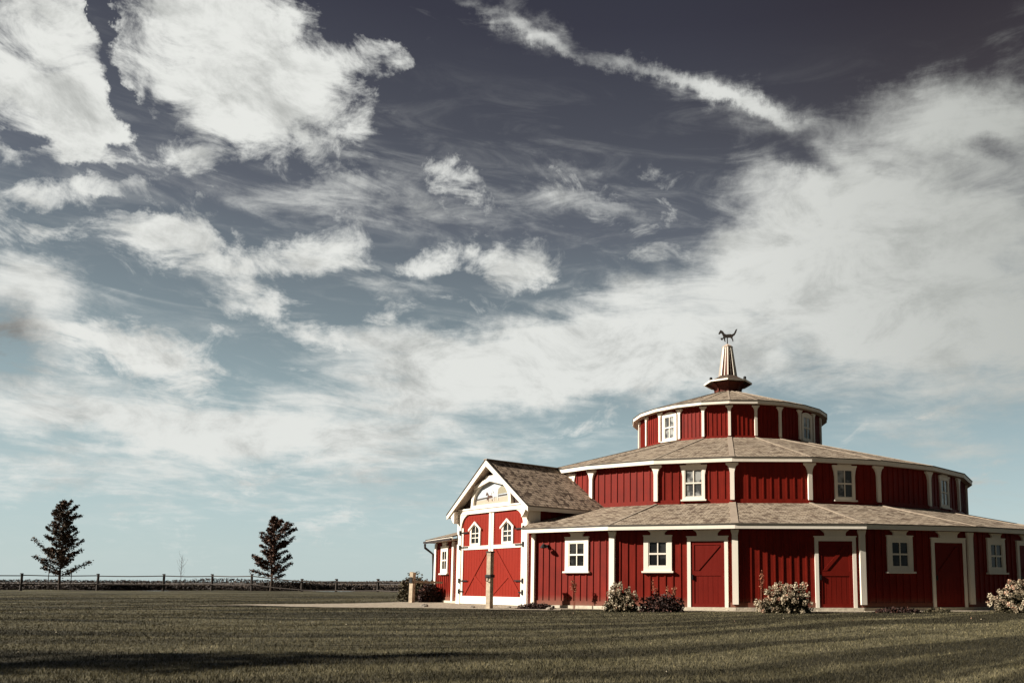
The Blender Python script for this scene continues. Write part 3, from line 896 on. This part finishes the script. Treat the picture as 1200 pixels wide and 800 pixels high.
def grass_material(name, blade):
    m, t, b = new_mat(name)
    pos = t.n('ShaderNodeNewGeometry').outputs['Position']
    st_ = stripe_nodes(t, pos)
    n1 = t.noise(pos, 0.9, 5, 0.65)
    n2 = t.noise(pos, 9.0, 5, 0.7)
    n3 = t.noise(pos, 45.0, 3, 0.7)
    base = t.ramp(t.m('ADD', t.m('MULTIPLY', n1, 0.35), t.m('ADD', t.m('MULTIPLY', n2, 0.4), t.m('MULTIPLY', n3, 0.25))),
                  [(0.30, (0.024, 0.021, 0.012)), (0.46, (0.072, 0.064, 0.036)), (0.56, (0.120, 0.106, 0.066)), (0.72, (0.25, 0.225, 0.145))])
    k = t.rng(st_, 0.0, 1.0, 1.15, 0.38)
    c = t.vm('MULTIPLY', base, t.xyz(k, k, k))
    if blade:
        a = t.n('ShaderNodeAttribute', attribute_name='rnd').outputs['Fac']
        kk = t.ramp(a, [(0.0, (0.55, 0.52, 0.45)), (0.5, (0.95, 0.95, 0.9)), (0.93, (1.35, 1.3, 1.2)), (1.0, (2.1, 1.95, 1.6))])
        c = t.vm('MULTIPLY', c, kk)
    t.put(b.inputs['Base Color'], c)
    b.inputs['Roughness'].default_value = 0.8
    b.inputs['Specular IOR Level'].default_value = 0.12
    if not blade:
        bp = t.n('ShaderNodeBump'); bp.inputs['Strength'].default_value = 1.0; bp.inputs['Distance'].default_value = 0.09
        t.put(bp.inputs['Height'], t.m('ADD', n2, t.m('MULTIPLY', n3, 0.5))); t.put(b.inputs['Normal'], bp.outputs[0])
    return m
M['lawn'] = grass_material('mown_lawn', False)
M['blade'] = grass_material('grass_blades', True)

def hgt(x, y):
    """gentle swells of the lawn, flat around the barn"""
    r = np.hypot(x - CX, y - CY)
    w = np.clip((r - 18) / 6, 0, 1)
    return w * (0.035 * np.sin(x * .31 + y * .17) * np.sin(y * .23 + 1.0) + 0.02 * np.sin(x * .7 - y * .45))

def grid_mesh(name, xs, ys, mat, zf):
    X, Y = np.meshgrid(xs, ys); Z = zf(X, Y)
    v = np.stack([X, Y, Z], -1).reshape(-1, 3)
    nx, ny = len(xs), len(ys)
    i = np.arange((ny - 1) * nx).reshape(ny - 1, nx)[:, :-1].ravel()
    f = np.stack([i, i + 1, i + nx + 1, i + nx], -1)
    return np_mesh(name, v, f, mat)

def np_mesh(name, v, f, mat, rnd=None, parent=None, smooth=False):
    """numpy arrays -> mesh object; rnd = one value per face"""
    me = bpy.data.meshes.new(name)
    k = f.shape[1]
    me.vertices.add(len(v)); me.vertices.foreach_set('co', v.astype(np.float32).ravel())
    me.loops.add(f.size); me.loops.foreach_set('vertex_index', f.astype(np.int32).ravel())
    me.polygons.add(len(f)); me.polygons.foreach_set('loop_start', np.arange(0, f.size, k, dtype=np.int32))
    if rnd is not None:
        a = me.attributes.new('rnd', 'FLOAT', 'FACE'); a.data.foreach_set('value', rnd.astype(np.float32))
    me.materials.append(mat); me.update(calc_edges=True); me.validate()
    if smooth: me.polygons.foreach_set('use_smooth', np.ones(len(f), dtype=bool))
    o = bpy.data.objects.new(name, me); col.objects.link(o)
    if parent: o.parent = parent
    return o

xs = np.concatenate([[-1500, -600, -250, -120], np.arange(-80, 60.1, 0.8), [90, 200, 600, 1500]])
ys = np.concatenate([[-60, -20], np.arange(-4, 84.1, 0.8)])
lawn = grid_mesh('lawn', xs, ys, M['lawn'], hgt)
tag(lawn, 'mown lawn in dark and pale bands in front of the barn', kind='structure')

# brown field beyond the fence, reaching the horizon
m, t, b = new_mat('brown_field')
pos = t.n('ShaderNodeNewGeometry').outputs['Position']
n = t.noise(t.vm('MULTIPLY', pos, (0.35, 1.0, 1.0)), 0.10, 6, 0.65)
t.put(b.inputs['Base Color'], t.ramp(n, [(0.35, (0.020, 0.014, 0.011)), (0.5, (0.042, 0.030, 0.023)), (0.65, (0.08, 0.06, 0.045))]))
b.inputs['Roughness'].default_value = 0.95
M['field'] = m
field = grid_mesh('field', np.array([-5000., -1500, -400, 0, 400, 1500, 5000]), np.array([84., 200, 600, 1500, 5000]), M['field'], lambda x, y: 0 * x - 0.02)
tag(field, 'brown field beyond the fence', kind='structure')

# gravel apron, path and the strip along the foundation
m, t, b = new_mat('pale_gravel')
pos = t.n('ShaderNodeNewGeometry').outputs['Position']
n = t.noise(pos, 2.0, 5, 0.65); vo = t.n('ShaderNodeTexVoronoi'); t.put(vo.inputs['Vector'], pos); vo.inputs['Scale'].default_value = 22.0
v = t.sep(vo.outputs['Color'])[0]
c = t.ramp(t.m('ADD', t.m('MULTIPLY', n, 0.6), t.m('MULTIPLY', v, 0.4)), [(0.25, (0.14, 0.11, 0.08)), (0.5, (0.27, 0.225, 0.165)), (0.75, (0.38, 0.32, 0.24))])
t.put(b.inputs['Base Color'], c); b.inputs['Roughness'].default_value = 0.95
bp = t.n('ShaderNodeBump'); bp.inputs['Strength'].default_value = 1.0; bp.inputs['Distance'].default_value = 0.06
t.put(bp.inputs['Height'], t.m('ADD', v, n)); t.put(b.inputs['Normal'], bp.outputs[0])
M['gravel'] = m

def ribbon(name, inner, outer, mat, lift):
    v = []; f = []
    for (a, b_) in zip(inner, outer):
        for q in (a, b_):
            v.append((q[0], q[1], float(hgt(np.float64(q[0]), np.float64(q[1]))) + lift))
    for i in range(len(inner) - 1):
        f.append((2 * i, 2 * i + 1, 2 * i + 3, 2 * i + 2))
    me = bpy.data.meshes.new(name); me.from_pydata(v, [], f); me.materials.append(mat)
    o = bpy.data.objects.new(name, me); col.objects.link(o)
    return o
cvec = Vector((CX, CY, 0))
inn = []; out = []
for i in range(0, 145):
    k = -1.9 + i * 17 / 144
    a = PHI + k * ST
    w = 0.80 + .16 * math.sin(i * 1.7) + .12 * math.sin(i * .61)
    p0 = cvec + nrm(a) * 15.9; p1 = cvec + nrm(a) * (R1 + w)
    inn.append(p0[:2]); out.append(p1[:2])
gs = ribbon('gravel_strip', inn, out, M['gravel'], 0.012)
tag(gs, 'pale gravel strip along the barn foundation', kind='structure')

# apron + tapering path to the left
def smooth_noise(i, s): return math.sin(i * 1.3 + s) * .5 + math.sin(i * .47 + 2 * s) * .5
near = [(-2.0, 26.9), (-3.0, 27.2), (-4.2, 27.4), (-5.5, 27.9), (-7.0, 28.3), (-8.6, 28.6), (-10.5, 28.9), (-12, 29.3), (-13.5, 29.9), (-15, 30.2), (-17, 30.4)]
far = [(-2.2, 31.5), (-3.2, 33.0), (-4.4, 34.0), (-5.6, 37.0), (-7.4, 40.0), (-9.2, 41.5), (-10.2, 37.5), (-11.4, 34.4), (-12.8, 32.0), (-14.8, 31.0), (-17, 30.5)]
def densify(P, n=6):
    out_ = []
    for i in range(len(P) - 1):
        for j in range(n):
            u = j / n; a_ = P[i]; b_ = P[i + 1]
            out_.append((a_[0] + (b_[0] - a_[0]) * u, a_[1] + (b_[1] - a_[1]) * u))
    return out_ + [P[-1]]
near_d = [(x, y + .12 * smooth_noise(i, 1.0)) for i, (x, y) in enumerate(densify(near))]
far_d = [(x, y + .10 * smooth_noise(i, 2.0)) for i, (x, y) in enumerate(densify(far))]
ga = ribbon('gravel_path', far_d, near_d, M['gravel'], 0.02)
tag(ga, 'pale gravel apron before the entrance narrowing into a path to the left', kind='structure')

def in_gravel(x, y):
    r = np.hypot(x - CX, y - CY)
    g = r < R1 + .80
    nx = np.array([p_[0] for p_ in near_d])[::-1]; ny = np.array([p_[1] for p_ in near_d])[::-1]
    fx = np.array([p_[0] for p_ in far_d])[::-1]; fy = np.array([p_[1] for p_ in far_d])[::-1]
    ly = np.interp(x, nx, ny); hy = np.interp(x, fx, fy)
    return g | ((x < -2.0) & (y > ly) & (y < hy))

# grass blades ---------------------------------------------------------------
def make_grass(n, d0, d1, hmin, hmax, wid):
    u = rng.random(n)
    d = d0 * (d1 / d0) ** u                      # density falls off with 1/d^2 after the width factor
    x = (rng.random(n) * 1.72 - 1.00) * d * 0.98
    y = d + rng.normal(0, .05, n)
    keep = ~in_gravel(x, y); x = x[keep]; y = y[keep]; n = len(x); dd = d[keep]
    ang = rng.random(n) * math.pi * 2
    sc = np.clip(dd / 12.0, 0.8, 3.0)
    w = wid * sc * (0.7 + .6 * rng.random(n)); h = (hmin + (hmax - hmin) * rng.random(n) ** 1.6)
    lean = rng.normal(0, .5, (n, 2)) * h[:, None]
    z = hgt(x, y)
    ax, ay = np.cos(ang) * w / 2, np.sin(ang) * w / 2
    v = np.empty((n, 3, 3))
    v[:, 0] = np.stack([x - ax, y - ay, z - .005], -1); v[:, 1] = np.stack([x + ax, y + ay, z - .005], -1)
    v[:, 2] = np.stack([x + lean[:, 0], y + lean[:, 1], z + h], -1)
    return v.reshape(-1, 3), np.arange(n * 3).reshape(n, 3), rng.random(n)
va, fa, ra = make_grass(420000, 6.0, 60.0, .018, .045, .009)
gr = np_mesh('grass', va, fa, M['blade'], ra)
tag(gr, 'short dry grass blades of the mown lawn', 'grass', kind='stuff')

# ------------------------------------------------------------------ foliage helpers
def leaf_quads(c, size, flat=0.5, aspect=0.55):
    """random little leaves at centres c (n,3) -> verts, faces"""
    n = len(c)
    a = rng.normal(0, 1, (n, 3)); a[:, 2] *= flat; a /= np.linalg.norm(a, axis=1)[:, None]
    b_ = rng.normal(0, 1, (n, 3)); b_ -= (b_ * a).sum(1)[:, None] * a; b_ /= np.linalg.norm(b_, axis=1)[:, None]
    s = (size * (0.6 + .8 * rng.random(n)))[:, None] if np.ndim(size) == 0 else size[:, None]
    v = np.stack([c - a * s, c + b_ * s * aspect, c + a * s, c - b_ * s * aspect], 1)
    return v.reshape(-1, 3), np.arange(n * 4).reshape(n, 4)

M['leaf_dark'] = leafy('autumn_dark_leaves', [(0.0, (0.028, 0.022, 0.014)), (0.5, (0.060, 0.042, 0.026)), (0.85, (0.11, 0.065, 0.040)), (1.0, (0.17, 0.09, 0.05))])
M['leaf_red'] = leafy('reddish_leaves', [(0.0, (0.032, 0.021, 0.015)), (0.5, (0.070, 0.038, 0.026)), (0.85, (0.13, 0.060, 0.040)), (1.0, (0.19, 0.10, 0.06))])
M['leaf_bush'] = leafy('bush_leaves', [(0.0, (0.030, 0.026, 0.015)), (0.6, (0.07, 0.058, 0.032)), (1.0, (0.13, 0.10, 0.06))])
M['bloom'] = leafy('dry_hydrangea_blooms', [(0.0, (0.14, 0.10, 0.065)), (0.4, (0.31, 0.25, 0.17)), (0.8, (0.48, 0.415, 0.30)), (1.0, (0.34, 0.17, 0.11))])
M['barberry'] = leafy('dark_red_brown_leaves', [(0.0, (0.020, 0.012, 0.010)), (0.7, (0.040, 0.020, 0.016)), (1.0, (0.08, 0.03, 0.02))])
M['plume'] = leafy('tan_plumes', [(0.0, (0.20, 0.055, 0.03)), (1.0, (0.34, 0.16, 0.09))])
M['scrub_dark'] = leafy('dark_brush', [(0.0, (0.014, 0.010, 0.008)), (0.7, (0.035, 0.024, 0.018)), (1.0, (0.07, 0.048, 0.034))])
M['scrub'] = leafy('dry_scrub', [(0.0, (0.028, 0.020, 0.014)), (0.6, (0.06, 0.042, 0.03)), (0.9, (0.11, 0.08, 0.055)), (1.0, (0.22, 0.17, 0.12))])

def young_tree(name, loc, H, crown, mat, label, seed, lean=0.0, group=None, dens=1.0):
    """trunk with ascending limbs; crown = [(height fraction, left reach, right reach)] from the photo's outline"""
    r_ = random.Random(seed); g_ = np.random.default_rng(seed)
    root = empty(name, loc); tag(root, label, 'tree', group)
    mb = MB()
    axis = lambda z: Vector((lean * z + .10 * math.sin(z * .9 + seed), .08 * math.sin(z * .7), z))
    mb.tube([axis(H * i / 10) if i else Vector((0, 0, -.1)) for i in range(11)], [0.13 * (1 - i / 10.5) + .012 for i in range(11)], 8)
    hs = [c[0] for c in crown]
    cent = []
    nb = 84
    for i in range(nb):
        fz = hs[0] + (hs[-1] - hs[0]) * (i / nb) ** 0.92 * 0.97
        az_ = i * 2.399 + r_.uniform(-.5, .5)
        lo = np.interp(fz, hs, [c[1] for c in crown]); ro = np.interp(fz, hs, [c[2] for c in crown])
        side = math.cos(az_)
        reach = (lo if side < 0 else ro)
        reach = reach * (abs(side) + (1 - abs(side)) * .85) * r_.uniform(.55, 1.2)
        z0 = fz * H - reach * .10
        a = axis(z0); d = Vector((math.cos(az_), math.sin(az_), 0))
        rise = reach * r_.uniform(.15, .85)
        pts = [a, a + d * reach * .5 + Vector((0, 0, rise * .35)), a + d * reach + Vector((0, 0, rise))]
        mb.tube(pts, [.035, .022, .008], 5)
        nl = int((45 + 95 * reach) * dens)
        u = g_.random(nl) ** .6 * .95 + .12
        P = np.array([list(pts[0].lerp(pts[1], min(1, q * 2)) if q < .5 else pts[1].lerp(pts[2], min(1.1, q * 2 - 1))) for q in u])
        spread = .05 + .08 * (1 - u)[:, None] + .035 * reach
        P += g_.normal(0, 1, P.shape) * spread * np.array([1, 1, .75])
        cent.append(P)
    mb.build('trunk', M['bark'], root)
    v, f = leaf_quads(np.concatenate(cent), .10)
    np_mesh('crown', v, f, mat, g_.random(len(f)), root)
    return root

# left tree: 10 px = 0.92 m out there
young_tree('tree', (-59.2, 84.8, 0), 9.7, [(.17, 1.5, 2.1), (.23, 1.9, 2.2), (.33, 2.9, 1.4), (.38, 1.6, 1.9), (.52, 1.6, 1.5), (.66, 1.5, 1.5), (.80, 1.0, 1.4), (.92, .5, .8), (1.0, .05, .1)],
           M['leaf_dark'], 'taller dark tree with a ragged pointed crown, leftmost beside the two stakes', 3, -0.012)
young_tree('tree', (-37.4, 86.0, 0), 8.1, [(.18, 1.3, 1.2), (.26, 2.6, 2.2), (.38, 1.5, 1.6), (.52, 1.3, 1.5), (.66, 1.3, 2.3), (.78, .9, 1.3), (.90, .5, .5), (1.0, .05, .1)],
           M['leaf_red'], 'smaller dark reddish tree standing behind the fence between the far left tree and the barn', 8, 0.008)
# unseen tall tree, added outside the left edge to shadow the near lawn
young_tree('tree', (-25.0, 4.2, 0), 13.5, [(.20, 1.6, 1.6), (.35, 2.3, 2.1), (.55, 2.1, 2.2), (.75, 1.6, 1.7), (.90, .9, .9), (1.0, .1, .1)], M['leaf_dark'],
           'unseen tall dark tree added beyond the left edge to shade the near lawn', 31, dens=.5)
# bare sapling
root = empty('sapling', (-54.9, 100.2, 0)); tag(root, 'thin bare leafless sapling between the two dark trees', 'tree')
mb = MB(); mb.tube([(0, 0, -.1), (.05, 0, 1.4), (.0, 0, 2.8), (.12, 0, 4.3)], [.035, .03, .022, .008], 6)
mb.build('trunk', M['bark'], root)
mb = MB(); r_ = random.Random(4)
for i in range(16):
    z = 1.5 + i * .15; a = i * 2.4; L = r_.uniform(.5, 1.15) * (1 - .3 * i / 16)
    mb.tube([(.03, 0, z), (.03 + math.cos(a) * L * .5, math.sin(a) * L * .5, z + L * .55), (.03 + math.cos(a) * L * .8, math.sin(a) * L * .8, z + L * 1.3)], [.014, .010, .005], 4)
mb.build('crown', M['bark'], root)
for x, lb in ((-60.3, 'thin support stake left of the leftmost tree trunk'), (-57.9, 'thin support stake right of the leftmost tree trunk')):
    mb = MB(); mb.tube([(0, 0, -.1), (.03, 0, 2.0)], .035, 6); mb.tube([(.02, 0, 1.95), (.02, 0, 2.04)], .05, 6)
    o = mb.build('tree_stake', M['fence'], None, (x, 84.6, 0)); tag(o, lb, 'stake', 'stakes beside the left tree')

# ------------------------------------------------------------------ fence
fx = [(-79.5, 71.5), (-67.0, 75.0), (-59.3, 79.5), (-53.5, 82.2), (-47.2, 83.0), (-42.0, 82.6), (-36.6, 79.8), (-31.3, 79.0), (-27.6, 78.1), (-22.8, 75.6), (-18.9, 72.0)]
fr_ = empty('rail_fence', (fx[5][0], fx[5][1], 0)); tag(fr_, 'weathered split rail fence running along the far edge of the lawn', 'fence')
O = Vector(fr_.location)
r_ = random.Random(5)
for i, (x, y) in enumerate(fx):
    hgt_ = 1.62 if i < 7 else 1.15
    mb = MB(); p_ = Vector((x, y, 0)) - O
    mb.tube([p_ + Vector((0, 0, -.2)), p_ + Vector((r_.uniform(-.04, .04), 0, hgt_))], [.13, .11], 7)
    mb.tube([p_ + Vector((0, -.02, hgt_)), p_ + Vector((0, -.02, hgt_ + .10))], [.17, .14], 7)
    mb.build('post', M['fence'], fr_)
for i in range(len(fx) - 1):
    a = Vector((*fx[i], 0)) - O; b_ = Vector((*fx[i + 1], 0)) - O
    h0 = 1.50 if i < 7 else 1.0; h1 = 1.50 if i + 1 < 7 else 1.0
    for q, dz in enumerate((0, -.85)):
        mb = MB(); mb.tube([a + Vector((0, -.14, h0 + dz + r_.uniform(-.03, .03))), (a + b_) / 2 + Vector((0, -.14, (h0 + h1) / 2 + dz - .05)), b_ + Vector((0, -.14, h1 + dz + r_.uniform(-.03, .03)))], .055, 6)
        mb.build('rail', M['fence'], fr_)

# dark weedy bank behind the fence and distant scrub
def scrub_band(name, label, x0, x1, yf, n, hh, size, depth, mat, clump=0.0):
    x = x0 + (x1 - x0) * rng.random(n)
    env = 0.55 + .45 * (np.sin(x * .9 / clump) * np.sin(x * .37 / clump + 1.3) * .5 + .5) + .25 * np.maximum(0, np.sin(x * .23 / clump + .5)) ** 6 * 2
    y = yf(x) + rng.random(n) * depth
    z = rng.random(n) ** 1.3 * hh * env
    v, f = leaf_quads(np.stack([x, y, z], -1), size, .8)
    o = np_mesh(name, v, f, mat, rng.random(len(f)))
    tag(o, label, 'scrub', kind='stuff')
scrub_band('weedy_bank', 'dark weedy bank of brush behind the rail fence', -95, -8, lambda x: 86 - .0 * x, 60000, .62, .10, 5, M['scrub_dark'], 1.6)
scrub_band('roadside_brush', 'low dry brush dotting the field beyond the bank', -190, 40, lambda x: 150 + .0 * x, 26000, .62, .16, 30, M['scrub'], 3.0)
scrub_band('distant_treeline', 'tiny dark distant treeline on the horizon', -700, 700, lambda x: 620 + .0 * x, 26000, 2.6, .65, 40, M['scrub_dark'], 14.0)

# ------------------------------------------------------------------ shrubs and small things round the barn
def bloom_bush(loc, w, h, label, seed, heads=95, hs=.085, depth=.8):
    g_ = np.random.default_rng(seed)
    root = empty('hydrangea_bush', loc); tag(root, label, 'bush', 'pale flowering bushes along the barn wall')
    n = 4200
    th = g_.random(n) * 2 * math.pi; ph = np.arccos(g_.random(n)); rr = g_.random(n) ** .5 * .95
    lump = 1 + .16 * np.sin(th * 3 + seed) * np.sin(ph * 4)
    c = np.stack([np.cos(th) * np.sin(ph) * rr * w / 2 * lump, np.sin(th) * np.sin(ph) * rr * w / 2 * depth, np.cos(ph) * rr * h * .92 * lump], -1)
    v, f = leaf_quads(c, .055); np_mesh('foliage', v, f, M['leaf_bush'], g_.random(len(f)), root)
    mb = MB()
    for i in range(14):
        a = i * 2.4; mb.tube([(0, 0, -.05), (math.cos(a) * w * .2, math.sin(a) * w * .16, h * .5), (math.cos(a) * w * .36, math.sin(a) * w * .28, h * (.6 + .02 * i))], [.014, .010, .006], 5)
    mb.build('stem', M['bark'], root)
    vs = []; fs = []; rn = []; k = 0
    for i in range(heads):
        a = g_.random() * 2 * math.pi; q = math.acos(g_.random() ** .9)
        lu = (1 + .16 * math.sin(a * 3 + seed) * math.sin(q * 4)) * g_.uniform(.80, 1.20)
        cc = np.array([math.cos(a) * math.sin(q) * w / 2 * lu, math.sin(a) * math.sin(q) * w / 2 * depth * lu, .04 + math.cos(q) * h * lu])
        s_ = hs * g_.uniform(.7, 1.35); m_ = 34
        dirs = g_.normal(0, 1, (m_, 3)); dirs /= np.linalg.norm(dirs, axis=1)[:, None]
        P = cc + dirs * s_ * np.array([.9, .9, 1.15]) * (.8 + .3 * g_.random(m_))[:, None]
        v, f = leaf_quads(P, s_ * .36, 1.0, .9); vs.append(v); fs.append(f + k); k += len(v); rn.append(np.clip(g_.normal(g_.random(), .12, len(f)), 0, 1))
    np_mesh('blooms', np.concatenate(vs), np.concatenate(fs), M['bloom'], np.concatenate(rn), root)
    return root
bloom_bush((0.05, 26.15, 0), 1.02, .74, 'smallest pale flowering bush, in front of the corner post between the first two right windows', 1, 85, .062)
bloom_bush((5.28, 25.45, 0), 1.62, .80, 'pale flowering bush between the two red side doors', 2, 150, .066, .6)
bloom_bush((13.2, 26.5, 0), 2.0, .90, 'pale flowering bush at the right edge of the photo beneath the last window', 5, 125, .066, .7)

def leaf_mound(name, loc, w, h, depth, mat, label, cat, seed, n=2200, size=.045, group=None):
    g_ = np.random.default_rng(seed)
    th = g_.random(n) * 2 * math.pi; ph = np.arccos(g_.random(n)); rr = g_.random(n) ** .45
    lump = 1 + .2 * np.sin(th * 4 + seed) * np.sin(ph * 5)
    c = np.stack([np.cos(th) * np.sin(ph) * rr * w / 2 * lump, np.sin(th) * np.sin(ph) * rr * w / 2 * depth, np.cos(ph) * rr * h * lump], -1)
    root = empty(name, loc); tag(root, label, cat, group)
    v, f = leaf_quads(c, size, 1.0); np_mesh('foliage', v, f, mat, g_.random(len(f)), root)
    mb = MB()
    for i in range(9):
        a = i * 2.4; mb.tube([(0, 0, -.05), (math.cos(a) * w * .3, math.sin(a) * w * .3 * depth, h * .7)], [.012, .005], 5)
    mb.build('stem', M['bark'], root)
    return root
leaf_mound('shrub', (1.35, 26.1, 0), 1.55, .58, .7, M['barberry'], 'low dark reddish-brown shrub left of the first red side door', 'shrub', 11, 3000)
leaf_mound('ground_cover_plant', (-2.95, 28.3, 0), 1.35, .20, .6, M['barberry'], 'flat dark plant beside the right foot of the entrance doors', 'plant', 12, 1600)
leaf_mound('ground_cover_plant', (8.95, 26.0, 0), 1.5, .16, .5, M['barberry'], 'low dark plant under the window right of the second side door', 'plant', 13, 1500)
leaf_mound('ground_cover_plant', (10.4, 26.35, 0), .9, .13, .5, M['leaf_bush'], 'small low brownish plant left of the third side door', 'plant', 14, 900)
leaf_mound('dry_bush', (-9.75, 38.0, 0), 1.55, 1.25, .8, M['leaf_bush'], 'tan brown bush behind the leaning post left of the barn', 'bush', 15, 3200, .07)
leaf_mound('dry_bush', (-8.75, 36.9, 0), 1.1, .95, .8, M['barberry'], 'dark bush between the left post and the barn wall', 'bush', 16, 2400, .06)

def plume_plant(loc, h, n, label, seed, w=.25):
    g_ = random.Random(seed); gn = np.random.default_rng(seed)
    root = empty('plume_plant', loc); tag(root, label, 'plant', 'tan flower stalks against the red wall')
    mb = MB(); cs = []
    for i in range(n):
        x = g_.uniform(-w, w); hh = h * g_.uniform(.7, 1.0)
        mb.tube([(x * .3, 0, 0), (x * .7, .02, hh * .5), (x, .03, hh)], [.010, .007, .004], 5)
        m_ = 60; u = gn.random(m_)
        cs.append(np.stack([x + gn.normal(0, .028, m_), .03 + gn.normal(0, .028, m_), hh * (.68 + .36 * u)], -1))
    mb.build('stem', M['plume'], root)
    v, f = leaf_quads(np.concatenate(cs), .026); np_mesh('plume', v, f, M['plume'], gn.random(len(f)), root)
plume_plant((-1.62, 28.35, 0), 1.05, 4, 'tan feathery stalk under the window right of the entrance', 21, .10)
plume_plant((1.45, 26.45, 0), 1.0, 6, 'reddish tan stalks rising behind the dark shrub', 22, .38)
plume_plant((4.58, 26.2, 0), 1.32, 3, 'single tall tan stalk left of the bush between the side doors', 23, .07)

# hitching posts
pr = empty('hitching_post', (-4.62, 28.45, 0), -0.55); tag(pr, 'weathered wooden post standing in front of the entrance doors', 'post')
mb = MB(); I = lambda s_, o, z: Vector((s_, -o, z))
mb.prism(I, [(-.095, -.2), (.095, -.2), (.09, 1.98), (-.085, 1.98)], -.09, .09); mb.build('post', M['wood'], pr)
mb = MB(); mb.box(I, -.115, .115, -.11, .11, 1.981, 2.03); mb.build('post_cap', M['bronze'], pr)
mb = MB(); mb.box(I, -.12, .12, -.12, .12, 1.10, 1.2)
mb.build('iron_band', M['iron'], pr)
mb = MB(); mb.tube([Vector((.0 + .07 * math.cos(a), -.15, 1.05 + .08 * math.sin(a))) for a in [i * math.pi / 6 for i in range(13)]], .014, 6); mb.build('tie_ring', M['iron'], pr)

pl = empty('leaning_post', (-9.4, 36.3, 0), -0.5); tag(pl, 'short thick pale wooden post left of the barn in front of the bushes', 'post')
mb = MB(); mb.prism(I, [(-.11, -.2), (.09, -.2), (.12, 1.36), (-.08, 1.40)], -.09, .09); mb.build('post', M['wood'], pl)
mb = MB(); mb.bar((.1, 0, .95), (1.0, .9, .92), .10); mb.build('rail', M['wood'], pl)
mb = MB(); mb.box(I, -.08, .08, .091, .12, .9, 1.16); mb.build('bracket', M['iron'], pl)

# stones by the doors and on the gravel
def stone(loc, r, label, seed):
    g_ = random.Random(seed); mb = MB(); F_ = []
    prof = [(r * .75, -.03), (r, r * .18), (r * .82, r * .55), (r * .35, r * .75)]
    mb.lathe(prof, 9)
    mb.v = [(x * g_.uniform(.8, 1.2), y * g_.uniform(.8, 1.2), z * g_.uniform(.85, 1.15)) for x, y, z in mb.v]
    o = mb.build('stone', M['rock'], None, loc); tag(o, label, 'stone', 'stones lying on the gravel')
stone((-5.35, 29.2, 0.01), .11, 'small dark stone left of the post before the entrance', 1)
stone((-4.05, 29.3, 0.01), .09, 'small dark stone right of the post before the entrance', 2)
stone((-7.2, 29.6, 0.01), .16, 'rounder stone on the gravel left of the entrance doors', 3)
stone((-2.4, 27.4, 0.01), .13, 'stone at the gravel edge in front of the dark flat plant', 4)

# scattered pale leaves and clover heads on the lawn
n = 260
d = 6.5 * (45 / 6.5) ** rng.random(n); x = (rng.random(n) * 1.7 - 1.0) * d
keep = ~in_gravel(x, d); x = x[keep]; d = d[keep]
v, f = leaf_quads(np.stack([x, d, hgt(x, d) + .035], -1), .011 * np.clip(d / 12, .8, 2.0), .4, .8)
fl_ = np_mesh('fallen_leaves', v, f, M['bloom'], rng.random(len(f)))
tag(fl_, 'pale fallen leaves and flower heads scattered over the lawn', 'leaves', kind='stuff')
